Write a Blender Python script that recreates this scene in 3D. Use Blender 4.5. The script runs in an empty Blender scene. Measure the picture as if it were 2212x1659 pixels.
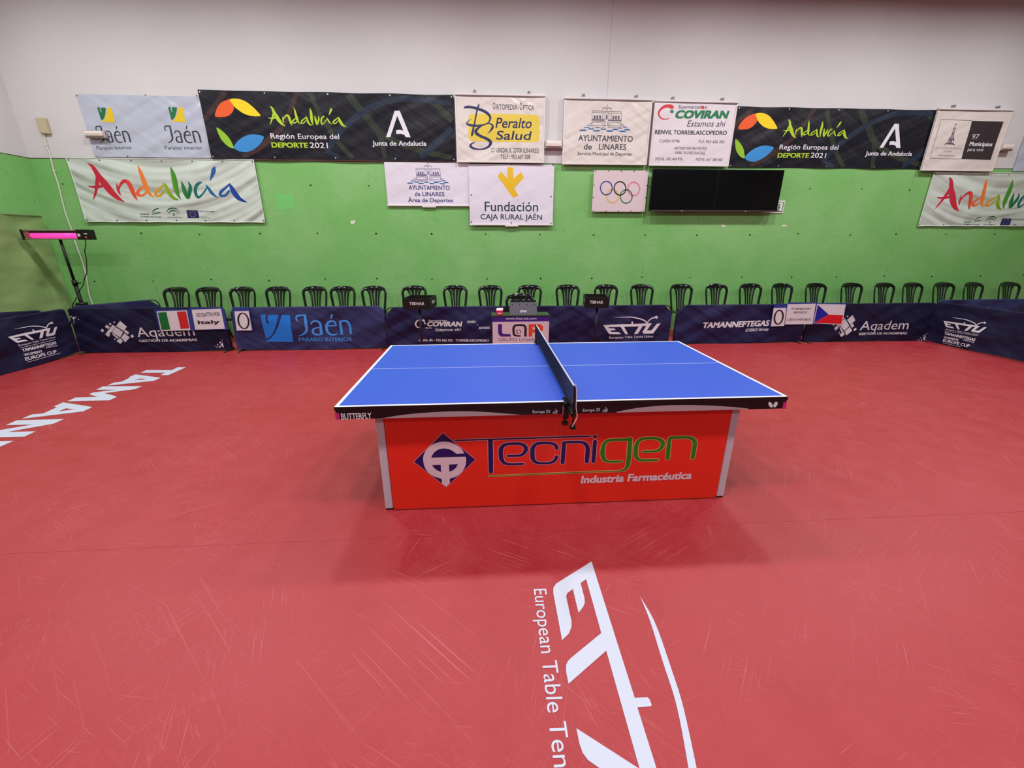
import bpy, bmesh, math, random
from mathutils import Vector, Matrix
from mathutils.geometry import tessellate_polygon
random.seed(7)
sc = bpy.context.scene
COL = sc.collection

# ------------------------------------------------------------------ camera
CAM = Vector((-0.4773, -3.0275, 1.6586)); YAW, PITCH, ROLL, FPX = 0.0615, -0.3304, -0.0004, 888.63
cf = Vector((math.sin(YAW)*math.cos(PITCH), math.cos(YAW)*math.cos(PITCH), math.sin(PITCH)))
cr0 = Vector((math.cos(YAW), -math.sin(YAW), 0)); cu0 = cr0.cross(cf)
cr = math.cos(ROLL)*cr0 + math.sin(ROLL)*cu0
cu = -math.sin(ROLL)*cr0 + math.cos(ROLL)*cu0
camd = bpy.data.cameras.new('camera'); cam = bpy.data.objects.new('camera', camd); COL.objects.link(cam)
camd.sensor_width = 36; camd.lens = FPX/2212*36; camd.clip_start = .05; camd.clip_end = 100
M = Matrix((cr, cu, -cf)).transposed().to_4x4(); M.translation = CAM; cam.matrix_world = M
sc.camera = cam
# ------------------------------------------------------------------ world, lights, exposure
w = bpy.data.worlds.new('world'); sc.world = w; w.use_nodes = True
w.node_tree.nodes['Background'].inputs[0].default_value = (.86, .87, 1, 1)
w.node_tree.nodes['Background'].inputs[1].default_value = .14
sc.view_settings.view_transform = 'Standard'; sc.view_settings.look = 'None'
sc.view_settings.exposure = 0.0; sc.view_settings.gamma = 1; sc.view_settings.use_curve_mapping = False
LH = 5.6
LAMPS = [(x, 2.68) for x in (-6.6, -4.18, -1.74, .7, 3.45, 5.95, 8.5)] + [(x, -2.15) for x in (-6.0, -3.4, -.8, 1.8, 4.4, 7.0)] + [(x, -6.6) for x in (-6.4, -3, .4, 3.8, 7.2)]
for i, (lx, ly) in enumerate(LAMPS):
    ld = bpy.data.lights.new('hall_lamp', 'AREA'); ld.shape = 'DISK'; ld.size = .42; ld.color = (1, .955, .965)
    ld.energy = 80 if ly > 0 else (80 if ly > -3 else 48); ld.spread = math.radians(172)
    lo = bpy.data.objects.new('hall_lamp', ld); lo.location = (lx, ly, LH-.02); COL.objects.link(lo)

# ------------------------------------------------------------------ materials
def lin(c):
    return tuple((v/12.92 if v <= .04045 else ((v+.055)/1.055)**2.4) for v in [x/255 for x in c]) + (1,)
class NT:
    def __init__(s, t): s.t = t
    def n(s, typ, **kw):
        nd = s.t.nodes.new(typ)
        for k, v in kw.items():
            if k.startswith('i_'):
                nd.inputs[int(k[2:])].default_value = v
            else: setattr(nd, k, v)
        return nd
    def l(s, a, b): s.t.links.new(a, b)
    def math(s, op, a, b=None, c=None):
        nd = s.n('ShaderNodeMath', operation=op)
        for i, v in enumerate((a, b, c)):
            if v is None: continue
            if isinstance(v, (int, float)): nd.inputs[i].default_value = v
            else: s.l(v, nd.inputs[i])
        return nd.outputs[0]
def noise(N, vec, scale, detail=3, rough=.5, sc3=(1, 1, 1), rot=(0, 0, 0)):
    mp = N.n('ShaderNodeMapping'); mp.inputs['Scale'].default_value = sc3; mp.inputs['Rotation'].default_value = rot
    # rotate first, then stretch
    mp2 = N.n('ShaderNodeMapping'); mp2.inputs['Rotation'].default_value = rot
    mp.inputs['Rotation'].default_value = (0, 0, 0)
    N.l(vec, mp2.inputs[0]); N.l(mp2.outputs[0], mp.inputs[0])
    nz = N.n('ShaderNodeTexNoise'); nz.inputs['Scale'].default_value = scale; nz.inputs['Detail'].default_value = detail; nz.inputs['Roughness'].default_value = rough
    N.l(mp.outputs[0], nz.inputs['Vector']); return nz.outputs[0]
def ramp(N, f, lo, hi, a=0., b=1.):
    m = N.n('ShaderNodeMapRange'); m.inputs[1].default_value = lo; m.inputs[2].default_value = hi; m.inputs[3].default_value = a; m.inputs[4].default_value = b
    N.l(f, m.inputs[0]); return m.outputs[0]
def mixc(N, f, a, b):
    m = N.n('ShaderNodeMix', data_type='RGBA')
    if isinstance(f, (int, float)): m.inputs[0].default_value = f
    else: N.l(f, m.inputs[0])
    for i, v in ((6, a), (7, b)):
        if isinstance(v, tuple): m.inputs[i].default_value = v
        else: N.l(v, m.inputs[i])
    return m.outputs[2]
MATS = {}
def mat(name, col, rough=.5, spec=.4, metal=0, emit=0, bump=None, grad=None, var=0):
    key = name
    if key in MATS: return MATS[key]
    m = bpy.data.materials.new(name); m.use_nodes = True; N = NT(m.node_tree); bs = m.node_tree.nodes['Principled BSDF']
    c = lin(col); bs.inputs['Base Color'].default_value = c
    bs.inputs['Roughness'].default_value = rough; bs.inputs['Specular IOR Level'].default_value = spec; bs.inputs['Metallic'].default_value = metal
    if emit:
        bs.inputs['Emission Color'].default_value = c; bs.inputs['Emission Strength'].default_value = emit
    if bump or grad or var:
        pos = N.n('ShaderNodeNewGeometry').outputs['Position']
        sx = N.n('ShaderNodeSeparateXYZ'); N.l(pos, sx.inputs[0])
    if var:
        f = noise(N, pos, 3, 5); f = ramp(N, f, .35, .65, 1-var, 1+var)
        v = N.n('ShaderNodeVectorMath', operation='SCALE'); v.inputs[0].default_value = c[:3]; N.l(f, v.inputs[3]); N.l(v.outputs[0], bs.inputs['Base Color'])
    if grad:  # colour ramp along world X: (x0, x1, [(pos, colour)...]) for printed colour runs
        x0, x1, stops = grad
        f = ramp(N, sx.outputs[0], x0, x1); cr_ = N.n('ShaderNodeValToRGB'); el = cr_.color_ramp.elements
        while len(el) < len(stops): el.new(.5)
        for e, (p, cc) in zip(el, stops): e.position = p; e.color = lin(cc)
        N.l(f, cr_.inputs[0]); N.l(cr_.outputs[0], bs.inputs['Base Color'])
    if bump:
        kind = bump[0]; h = None
        if kind == 'fold':   # hanging folds: catenary coordinate
            _, ac, k, sc_, st, dist = bump
            d = N.math('SUBTRACT', sx.outputs[0], ac); d2 = N.math('MULTIPLY', N.math('MULTIPLY', d, d), k)
            u = N.math('SUBTRACT', sx.outputs[2], d2); cx = N.n('ShaderNodeCombineXYZ'); N.l(u, cx.inputs[1]); N.l(N.math('MULTIPLY', sx.outputs[0], .12), cx.inputs[0])
            nz = N.n('ShaderNodeTexNoise'); nz.inputs['Scale'].default_value = sc_; nz.inputs['Detail'].default_value = 1; N.l(cx.outputs[0], nz.inputs['Vector'])
            h = N.math('ADD', nz.outputs[0], N.math('MULTIPLY', noise(N, pos, 2.2, 1), .6))
        elif kind == 'cloth':  # soft slanted creases
            _, sc_, st, dist = bump
            h = N.math('ADD', noise(N, pos, sc_*1.3, 1, .4, (.3, 1, 1.9), (0, .45, 0)), N.math('MULTIPLY', noise(N, pos, sc_*2.2, 1, .5, (.22, 1, 1.8), (0, -.55, 0)), .4))
        elif kind == 'fine':
            _, sc_, st, dist = bump
            h = noise(N, pos, sc_, 4, .6)
        b = N.n('ShaderNodeBump'); b.inputs['Strength'].default_value = st; b.inputs['Distance'].default_value = dist
        N.l(h, b.inputs['Height']); N.l(b.outputs[0], bs.inputs['Normal'])
    MATS[key] = m; return m

def floor_material():
    m = bpy.data.materials.new('red_vinyl'); m.use_nodes = True; N = NT(m.node_tree); bs = m.node_tree.nodes['Principled BSDF']
    pos = N.n('ShaderNodeNewGeometry').outputs['Position']
    big = noise(N, pos, .9, 4, .6); med = noise(N, pos, 5, 5, .65)
    base = mixc(N, ramp(N, big, .3, .7), lin((154, 37, 42)), lin((160, 46, 51)))
    base = mixc(N, ramp(N, med, .35, .75, 0, .35), base, lin((172, 66, 72)))
    tot = None
    for (rot, s, st, thr, mod) in ((.5, 130, 48, .655, 1.3), (-.9, 120, 54, .66, 1.7), (1.9, 150, 44, .66, 2.1), (2.6, 110, 60, .655, 1.1), (.15, 190, 40, .665, 2.4), (-.35, 210, 36, .665, 3.1), (.75, 90, 80, .665, .8), (1.2, 170, 46, .66, 1.5), (-1.5, 140, 50, .66, 1.2)):
        f = noise(N, pos, s, 1, .5, (1/st, 1, 1), (0, 0, rot))
        f = ramp(N, f, thr, thr+.05); patch = ramp(N, noise(N, pos, mod*.9, 2, .5, (1, 1, 1), (0, 0, rot+1)), .5, .72)
        f = N.math('MULTIPLY', f, patch)
        tot = f if tot is None else N.math('MAXIMUM', tot, f)
    fine = noise(N, pos, 60, 3, .7, (.18, 1, 1), (0, 0, .8)); fine = N.math('MULTIPLY', ramp(N, fine, .56, .7), ramp(N, noise(N, pos, 1.6, 3), .5, .68))
    tot = N.math('MAXIMUM', tot, N.math('MULTIPLY', fine, .6))
    colr = mixc(N, N.math('MULTIPLY', tot, .26), base, lin((214, 150, 152)))
    N.l(colr, bs.inputs['Base Color'])
    r = N.math('ADD', ramp(N, med, .3, .7, .4, .5), N.math('MULTIPLY', tot, .12)); N.l(r, bs.inputs['Roughness'])
    bs.inputs['Specular IOR Level'].default_value = .42
    b = N.n('ShaderNodeBump'); b.inputs['Strength'].default_value = .25; b.inputs['Distance'].default_value = .002
    N.l(N.math('ADD', noise(N, pos, 130, 2), tot), b.inputs['Height']); N.l(b.outputs[0], bs.inputs['Normal'])
    return m
def wall_material(name, c1, c2, c3, bumpst):
    m = bpy.data.materials.new(name); m.use_nodes = True; N = NT(m.node_tree); bs = m.node_tree.nodes['Principled BSDF']
    pos = N.n('ShaderNodeNewGeometry').outputs['Position']
    a = noise(N, pos, .8, 5, .6); b_ = noise(N, pos, 4.5, 5, .7)
    c = mixc(N, ramp(N, a, .42, .62), lin(c1), lin(c2))
    c = mixc(N, ramp(N, b_, .6, .75, 0, .5), c, lin(c3))
    pits = ramp(N, noise(N, pos, 22, 2, .5), .765, .79)
    c = mixc(N, N.math('MULTIPLY', pits, .6 if bumpst > .2 else 0.), c, lin((50, 80, 40)))
    N.l(c, bs.inputs['Base Color']); bs.inputs['Roughness'].default_value = .55; bs.inputs['Specular IOR Level'].default_value = .3
    b = N.n('ShaderNodeBump'); b.inputs['Strength'].default_value = bumpst; b.inputs['Distance'].default_value = .01
    N.l(N.math('SUBTRACT', N.math('ADD', b_, N.math('MULTIPLY', noise(N, pos, 18, 4, .65), .4)), pits), b.inputs['Height']); N.l(b.outputs[0], bs.inputs['Normal'])
    return m

# ------------------------------------------------------------------ objects
def wloc(o):
    v = Vector((0, 0, 0))
    while o is not None: v = v + Vector(o.location); o = o.parent
    return v
def mk(name, verts, faces, material, parent=None, smooth=False, origin=None):
    """one mesh object; verts in world coordinates"""
    base = wloc(parent) if parent else Vector(origin or (0, 0, 0))
    me = bpy.data.meshes.new(name); me.from_pydata([tuple(Vector(v)-base) for v in verts], [], faces)
    me.materials.append(material)
    if smooth: me.polygons.foreach_set('use_smooth', [True]*len(me.polygons))
    me.update()
    o = bpy.data.objects.new(name, me); COL.objects.link(o)
    if parent: o.parent = parent
    else: o.location = base
    return o
def mkbm(name, bm, material, parent=None, smooth=False, origin=None):
    bm.normal_update()
    vs = [v.co.copy() for v in bm.verts]
    for i, v in enumerate(bm.verts): v.index = i
    fs = [[v.index for v in f.verts] for f in bm.faces]; bm.free()
    return mk(name, vs, fs, material, parent, smooth, origin)
def thing(name, label, cat, loc, group=None):
    o = bpy.data.objects.new(name, None); COL.objects.link(o); o.location = loc; o.empty_display_size = .1
    return tag(o, label, cat, group)
def tag(o, label, cat, group=None):
    o['label'] = label; o['category'] = cat
    if group: o['group'] = group
    return o
def structure(o): o['kind'] = 'structure'; return o
def stuff(o): o['kind'] = 'stuff'; return o
def bxm(bm, lo, hi, bev=0, rot=None, cen=None):
    x0, y0, z0 = lo; x1, y1, z1 = hi
    r = bmesh.ops.create_cube(bm, size=1); vs = r['verts']
    for v in vs: v.co = Vector(((x0+x1)/2+v.co.x*(x1-x0), (y0+y1)/2+v.co.y*(y1-y0), (z0+z1)/2+v.co.z*(z1-z0)))
    if bev:
        es = list({e for v in vs for e in v.link_edges})
        r2 = bmesh.ops.bevel(bm, geom=es, offset=bev, segments=2, affect='EDGES', profile=.6)
        vs = list({v for f in r2['faces'] for v in f.verts} | {v for v in vs if v.is_valid})
    if rot is not None:
        R_ = Matrix.Rotation(rot, 3, 'Z'); cen = Vector(cen)
        for v in vs:
            if v.is_valid: v.co = R_ @ (v.co-cen) + cen
def box(name, lo, hi, material, parent=None, bev=0, rot=None, cen=None, origin=None):
    bm = bmesh.new(); bxm(bm, lo, hi, bev, rot, cen); return mkbm(name, bm, material, parent, False, origin)
def catmull(pts, sub, closed=False):
    n = len(pts)
    if n < 3 or sub <= 1: return [tuple(p) for p in pts]
    out = []
    for i in range(n if closed else n-1):
        p0 = pts[(i-1) % n] if (closed or i > 0) else pts[i]; p1 = pts[i]; p2 = pts[(i+1) % n]
        p3 = pts[(i+2) % n] if (closed or i+2 < n) else p2
        for k in range(sub):
            t = k/sub
            out.append(tuple(.5*((2*b)+(-a+c)*t+(2*a-5*b+4*c-d)*t*t+(-a+3*b-3*c+d)*t**3) for a, b, c, d in zip(p0, p1, p2, p3)))
    if not closed: out.append(tuple(pts[-1]))
    return out
def tube_geo(pts, r, seg=8, closed=False, sub=1):
    pts = [Vector(p) for p in catmull([tuple(p) for p in pts], sub, closed)]; n = len(pts); vs = []; fs = []
    prev = None
    for i, p in enumerate(pts):
        a = pts[i-1] if (i > 0 or closed) else p; b = pts[(i+1) % n] if (i < n-1 or closed) else p
        t = (b-a).normalized()
        if prev is None:
            nrm = t.orthogonal().normalized()
        else:
            nrm = (prev - t*prev.dot(t))
            nrm = nrm.normalized() if nrm.length > 1e-6 else t.orthogonal().normalized()
        prev = nrm; bi = t.cross(nrm); rr = r[i] if isinstance(r, list) else r
        for k in range(seg):
            an = 2*math.pi*k/seg; vs.append(p + (nrm*math.cos(an)+bi*math.sin(an))*rr)
    m = n if closed else n-1
    for i in range(m):
        for k in range(seg):
            a = i*seg+k; b = i*seg+(k+1) % seg; c = ((i+1) % n)*seg+(k+1) % seg; d = ((i+1) % n)*seg+k
            fs.append([a, b, c, d])
    if not closed:
        fs.append(list(range(seg-1, -1, -1))); fs.append([(n-1)*seg+k for k in range(seg)])
    return vs, fs
def tube(name, pts, r, material, parent=None, seg=8, closed=False, sub=1, origin=None):
    v, f = tube_geo(pts, r, seg, closed, sub); return mk(name, v, f, material, parent, True, origin)
def join(*gs):
    V, F = [], []
    for v, f in gs:
        o = len(V); V += list(v); F += [[i+o for i in q] for q in f]
    return V, F
def cyl_geo(c0, c1, r, seg=16): return tube_geo([c0, c1], r, seg)
def sheet_geo(P, nu, nv):
    """P(u,v)->Vector, grid"""
    vs = [P(i/nu, j/nv) for j in range(nv+1) for i in range(nu+1)]
    fs = [[j*(nu+1)+i, j*(nu+1)+i+1, (j+1)*(nu+1)+i+1, (j+1)*(nu+1)+i] for j in range(nv) for i in range(nu)]
    return vs, fs

# ------------------------------------------------------------------ flat print (lettering, emblems) on real surfaces
class Surf:
    """a plane in the hall: origin, right axis, up axis, normal towards the court, optional relief"""
    def __init__(s, o, ua, va, disp=None):
        s.o = Vector(o); s.ua = Vector(ua).normalized(); s.va = Vector(va).normalized(); s.n = s.ua.cross(s.va); s.disp = disp
    def P(s, a, b, off=0):
        d = s.disp(a, b) if s.disp else 0
        return s.o + s.ua*a + s.va*b + s.n*(off+d)
    def px(s, x, y):
        """where a point measured on the photograph lies on this plane (plane coordinates)"""
        d = cf + cr*((x-1106)/FPX) - cu*((y-829.5)/FPX)
        t = (s.o-CAM).dot(s.n)/d.dot(s.n); q = CAM+d*t-s.o
        return q.dot(s.ua), q.dot(s.va)
    def crop(s, x0, y0, k): return lambda x, y: s.px(x0+x*k, y0+y*k)
def affine2(f, src1, dst1, src2, dst2):
    a1, b1 = f(*src1); a2, b2 = f(*src2)
    ka = (dst2[0]-dst1[0])/(a2-a1); kb = (dst2[1]-dst1[1])/(b2-b1)
    def g(x, y):
        a, b = f(x, y); return dst1[0]+(a-a1)*ka, dst1[1]+(b-b1)*kb
    return g
def shift(f, da, db, k=1): return lambda x, y: (f(x, y)[0]*k+da, f(x, y)[1]*k+db)
TXT = {}
def text_geo(s, bold):
    key = (s, bold)
    if key in TXT: return TXT[key]
    cu_ = bpy.data.curves.new('t', 'FONT'); cu_.body = s; cu_.size = 1; cu_.offset = bold; cu_.resolution_u = 3; cu_.fill_mode = 'FRONT'
    ob = bpy.data.objects.new('t', cu_); COL.objects.link(ob)
    dg = bpy.context.evaluated_depsgraph_get(); ev = ob.evaluated_get(dg); me = ev.to_mesh()
    V = [(v.co.x, v.co.y) for v in me.vertices]; F = [list(p.vertices) for p in me.polygons]
    ev.to_mesh_clear(); bpy.data.objects.remove(ob); bpy.data.curves.remove(cu_)
    TXT[key] = (V, F); return V, F
def ext(V): return min(v[0] for v in V), max(v[0] for v in V)
CAPH = max(v[1] for v in text_geo('H', 0)[0])
class Ink:
    def __init__(s, surf, off=.002): s.surf = surf; s.off = off; s.V = []; s.F = []; s.lines = []
    def add(s, V, F):
        o = len(s.V); s.k = getattr(s, 'k', 0)+1; s.V += [(v[0], v[1], s.k*2.5e-5) for v in V]; s.F += [[i+o for i in f] for f in F]
    def poly(s, m, pts, holes=(), smooth=0):
        loops = [pts]+list(holes)
        if smooth: loops = [catmull(l, smooth, True) for l in loops]
        L = [[Vector((*m(*p), 0)) for p in l] for l in loops]
        tri = tessellate_polygon(L); flat = [(v.x, v.y) for l in L for v in l]
        s.add(flat, [list(t) for t in tri]); return s
    def stroke(s, m, pts, grow=0, sub=6, closed=False, cap=False):
        pts = catmull([p if len(p) == 3 else (*p, pts[0][2]) for p in pts], sub, closed)
        Q = []
        for x, y, wd in pts:
            a, b = m(x, y); a1, b1 = m(x+1, y); k = math.hypot(a1-a, b1-b); Q.append((a, b, max(.0002, (wd+grow)*k*.5)))
        n = len(Q); V = []; F = []
        if grow or cap:   # round ends
            pass
        for i, (a, b, h) in enumerate(Q):
            p = Q[i-1] if (i > 0 or closed) else Q[i]; q = Q[(i+1) % n] if (i < n-1 or closed) else Q[i]
            dx, dy = q[0]-p[0], q[1]-p[1]; L = math.hypot(dx, dy) or 1e-9; nx, ny = -dy/L, dx/L
            V += [(a+nx*h, b+ny*h), (a-nx*h, b-ny*h)]
        for i in range(n if closed else n-1):
            j = (i+1) % n; F.append([2*i, 2*i+1, 2*j+1, 2*j])
        s.add(V, F)
        if (grow or cap) and not closed:
            for (a, b, h) in (Q[0], Q[-1]):
                V = [(a, b)]+[(a+h*math.cos(t*math.pi/6), b+h*math.sin(t*math.pi/6)) for t in range(12)]
                s.add(V, [[0, 1+t, 1+(t+1) % 12] for t in range(12)])
        return s
    def disc(s, m, x, y, r, ry=None, seg=20):
        ry = ry or r
        return s.poly(m, [(x+r*math.cos(2*math.pi*t/seg), y+ry*math.sin(2*math.pi*t/seg)) for t in range(seg)])
    def text(s, m, t, p0, p1, cap, bold=0, shear=0, ref=None):
        V, F = text_geo(t, 0); x0, x1 = ext(V if ref is None else text_geo(ref, 0)[0]); x0 = ext(V)[0]
        if bold > 0:
            n = len(V); W = []; G = []
            for j, (ex, ey) in enumerate(((-1, -.7), (-1, .7), (1, -.7), (1, .7), (0, 0))):
                W += [(x+ex*bold, y+ey*bold, j*2.5e-5) for x, y in V]; G += [[i+j*n for i in f] for f in F]
            V, F = W, G
        else: V = [(x, y, 0) for x, y in V]
        A = m(*p0); B = m(*p1); mid = ((p0[0]+p1[0])/2, (p0[1]+p1[1])/2)
        if isinstance(cap, tuple): Cp = m(*cap); base = A
        else: Cp = m(mid[0], mid[1]-cap); base = m(*mid)
        L = math.hypot(B[0]-A[0], B[1]-A[1]); ux, uy = (B[0]-A[0])/L, (B[1]-A[1])/L; vx, vy = -uy, ux
        H = abs((Cp[0]-base[0])*vx+(Cp[1]-base[1])*vy); ky = H/CAPH; kx = (L-shear*H)/(x1-x0)
        s.lines.append(([(A[0]+ux*((x-x0)*kx+shear*y*ky)+vx*y*ky, A[1]+uy*((x-x0)*kx+shear*y*ky)+vy*y*ky, ez) for x, y, ez in V], F)); return s
    def build(s, name, material, parent, label=None):
        o = None
        for V, F in ([(s.V, s.F)] if s.V else [])+s.lines:
            nm = name if (V is s.V) or 'letter' in name or 'print' in name else 'lettering'
            o = s.build1(V, F, nm, material, parent, label)
        return o
    def build1(s, V, F, name, material, parent, label=None):
        if s.surf.disp:   # follow the relief of the cloth
            bm = bmesh.new(); vs = [bm.verts.new(v) for v in V]
            for f in F:
                try: bm.faces.new([vs[i] for i in f])
                except ValueError: pass
            for _ in range(4):
                es = [e for e in bm.edges if e.calc_length() > .07]
                if not es: break
                bmesh.ops.subdivide_edges(bm, edges=es, cuts=1)
                bmesh.ops.triangulate(bm, faces=[f for f in bm.faces if len(f.verts) > 4])
            for i, v in enumerate(bm.verts): v.index = i
            V = [tuple(v.co) for v in bm.verts]; F = [[v.index for v in f.verts] for f in bm.faces]; bm.free()
        P3 = [s.surf.P(a, b, s.off+ez) for a, b, ez in V]
        F2 = []
        for f in F:     # orient every face towards the court
            n = (P3[f[1]]-P3[f[0]]).cross(P3[f[2]]-P3[f[0]])
            if n.length < 1e-12: continue
            F2.append(f if n.dot(s.surf.n) > 0 else f[::-1])
        o = mk(name, P3, F2, material, parent)
        if label: o['label'] = label
        return o

# ================================================================== THE HALL
WY = 5.0; WXL = -7.88; WXR = 12.5; CZ = 6.2; GZ = 2.965
red = floor_material()
green = wall_material('green_concrete', (120, 186, 104), (134, 192, 118), (98, 180, 84), .5)
white_wall = wall_material('white_plaster', (208, 209, 210), (212, 212, 213), (203, 204, 206), .06)
groove = mat('joint_dark', (60, 66, 48), .9)
fl = structure(box('floor', (WXL-.2, -9.5, -.2), (WXR+.2, WY+.2, -.006), mat('screed', (90, 50, 48), .9), origin=(0, 0, -.1)))
ys = [.53+1.5*k for k in range(-7, 4)]
for i in range(len(ys)):
    y0 = ys[i]+.0007; y1 = (ys[i+1] if i+1 < len(ys) else WY)-.0007
    if i+1 == len(ys): y1 = WY
    if y1-y0 > .05: box('vinyl_strip', (WXL, max(y0, -9.4), -.005), (WXR, y1, 0), red, fl)
def wall(name, lo, hi, split_axis):
    o = structure(box(name, lo, (hi[0], hi[1], GZ), green, origin=((lo[0]+hi[0])/2, (lo[1]+hi[1])/2, 0)))
    box('white_upper_wall', (lo[0], lo[1], GZ+.012), hi, white_wall, o)
    box('shadow_gap', (lo[0]+.01, lo[1]+.01, GZ-.002), (hi[0]-.01, hi[1]-.01, GZ+.014), mat('gap_brown', (92, 60, 50), .8), o)
    return o
wb = wall('wall_back', (WXL-.2, WY, -.2), (WXR+.2, WY+.2, CZ), 0)
wl = wall('wall_left', (WXL-.2, -9.5, -.2), (WXL, WY, CZ), 1)
wr = wall('wall_right', (WXR, -9.5, -.2), (WXR+.2, WY, CZ), 1)
structure(box('ceiling', (WXL-.2, -9.5, CZ), (WXR+.2, WY+.2, CZ+.2), mat('ceiling_paint', (120, 118, 122), .8), origin=(0, 0, CZ)))
for lx, ly in LAMPS:
    t = thing('hall_light', 'round ceiling floodlight over the hall, out of the picture', 'ceiling light', (lx, ly, CZ), 'ceiling floodlights')
    mk('housing', *join(cyl_geo((lx, ly, LH), (lx, ly, LH+.12), .26, 20), cyl_geo((lx, ly, LH+.12), (lx, ly, LH+.3), .11, 12)), mat('lamp_grey', (120, 120, 124), .5), t)
    mk('hanging_rod', *cyl_geo((lx, ly, LH+.3), (lx, ly, CZ), .015, 8), mat('lamp_grey', (120, 120, 124), .5), t)

S_W = Surf((0, WY, 0), (1, 0, 0), (0, 0, 1))          # back wall
# form-tie holes and pour joints of the concrete
hole_m = mat('hole_dark', (44, 58, 34), .9); rim_m = mat('hole_rim', (152, 190, 124), .7)
for zrow in (1.02, 1.81, 2.6):
    for k in range(-7, 12):
        x = -.47+1.0*k+random.uniform(-.04, .04); z = zrow+random.uniform(-.015, .015); r = random.uniform(.012, .019)
        if x < WXL+.2 or x > 11.8: continue
        V = [S_W.P(x+r*random.uniform(.8, 1.2)*math.cos(t*math.pi/5), z+r*random.uniform(.8, 1.2)*math.sin(t*math.pi/5), .0012) for t in range(10)]
        V += [S_W.P(x, z, -.0)]
        mk('tie_hole', V, [[t, (t+1) % 10, 10] for t in range(10)], hole_m, wb)
V, F = [], []
def speck(x, z, rx, rz):
    o = len(V); n = 6
    V.extend(S_W.P(x+rx*random.uniform(.6, 1.2)*math.cos(t*math.pi/3), z+rz*random.uniform(.6, 1.2)*math.sin(t*math.pi/3), .001) for t in range(n)); F.append([o+i for i in range(n)])
for k in range(-7, 12):
    x0 = -.47+k; dens = random.choice((.12, .2, .3, .9)); z = .05
    while z < 2.9:
        z += random.expovariate(22*dens)+.008
        if z < 2.9: speck(x0+random.gauss(0, .006)+.02*math.sin(z*3+k), z, random.uniform(.002, .006), random.uniform(.004, .016))
for i in range(900): speck(random.uniform(WXL+.1, 12), random.uniform(.1, 2.9), random.uniform(.002, .007), random.uniform(.002, .007))
stuff(mk('concrete_pits', V, F, mat('pit_green', (80, 116, 60), .9), wb))
Ik = Ink(S_W, .0012)
c1 = S_W.crop(1190, 180, .19892)
for pts in ([(757, 477), (768, 476), (766, 483), (758, 484)], [(1558, 485), (1567, 487), (1564, 491), (1559, 489)], [(1689, 486), (1699, 486), (1699, 489), (1689, 489)]):
    Ik = Ink(S_W, .0015).poly(S_W.px, pts).build('tape_scrap', mat('tape', (226, 226, 214), .5), wb)
Ink(S_W, .001).poly(S_W.px, [(596, 420), (634, 419), (638, 451), (599, 453)], smooth=0).build('paint_patch', mat('green_patch', (112, 200, 108), .6), wb)
# crack line in the white plaster
for xx in (1.62,):
    box('plaster_joint', (xx, WY-.0015, GZ+.9), (xx+.012, WY+.01, CZ), mat('plaster_joint', (196, 187, 196), .8), wb)

# canvas sheet on the left wall
cv = mat('olive_canvas', (138, 166, 106), .8, .2, bump=('cloth', 1.2, .8, .08))
yA, yB, zT = 4.8, 1.2, 2.08
def PC(u, v):
    y = yA+(yB-yA)*u; z = .02+(zT-.02)*v
    return Vector((WXL+.06+.018*math.sin(y*4+z*2.5)*(.4+v*.6)+.012*math.sin(y*9-z*5), y-.02*math.sin(z*3), z))
g1 = sheet_geo(PC, 60, 24); g2 = sheet_geo(lambda u, v: PC(1-u, v)-Vector((.014, 0, 0)), 60, 24)
o = mk('canvas_sheet', *join(g1, g2), cv, None, True, origin=(WXL+.06, 3, 0))
tag(o, 'olive canvas sheet covering the lower left wall behind the heater', 'wall covering')
tube('hem_rod', [(WXL+.06, yA, zT), (WXL+.06, yB, zT)], .012, mat('hem_green', (150, 168, 120), .6), o)

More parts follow.
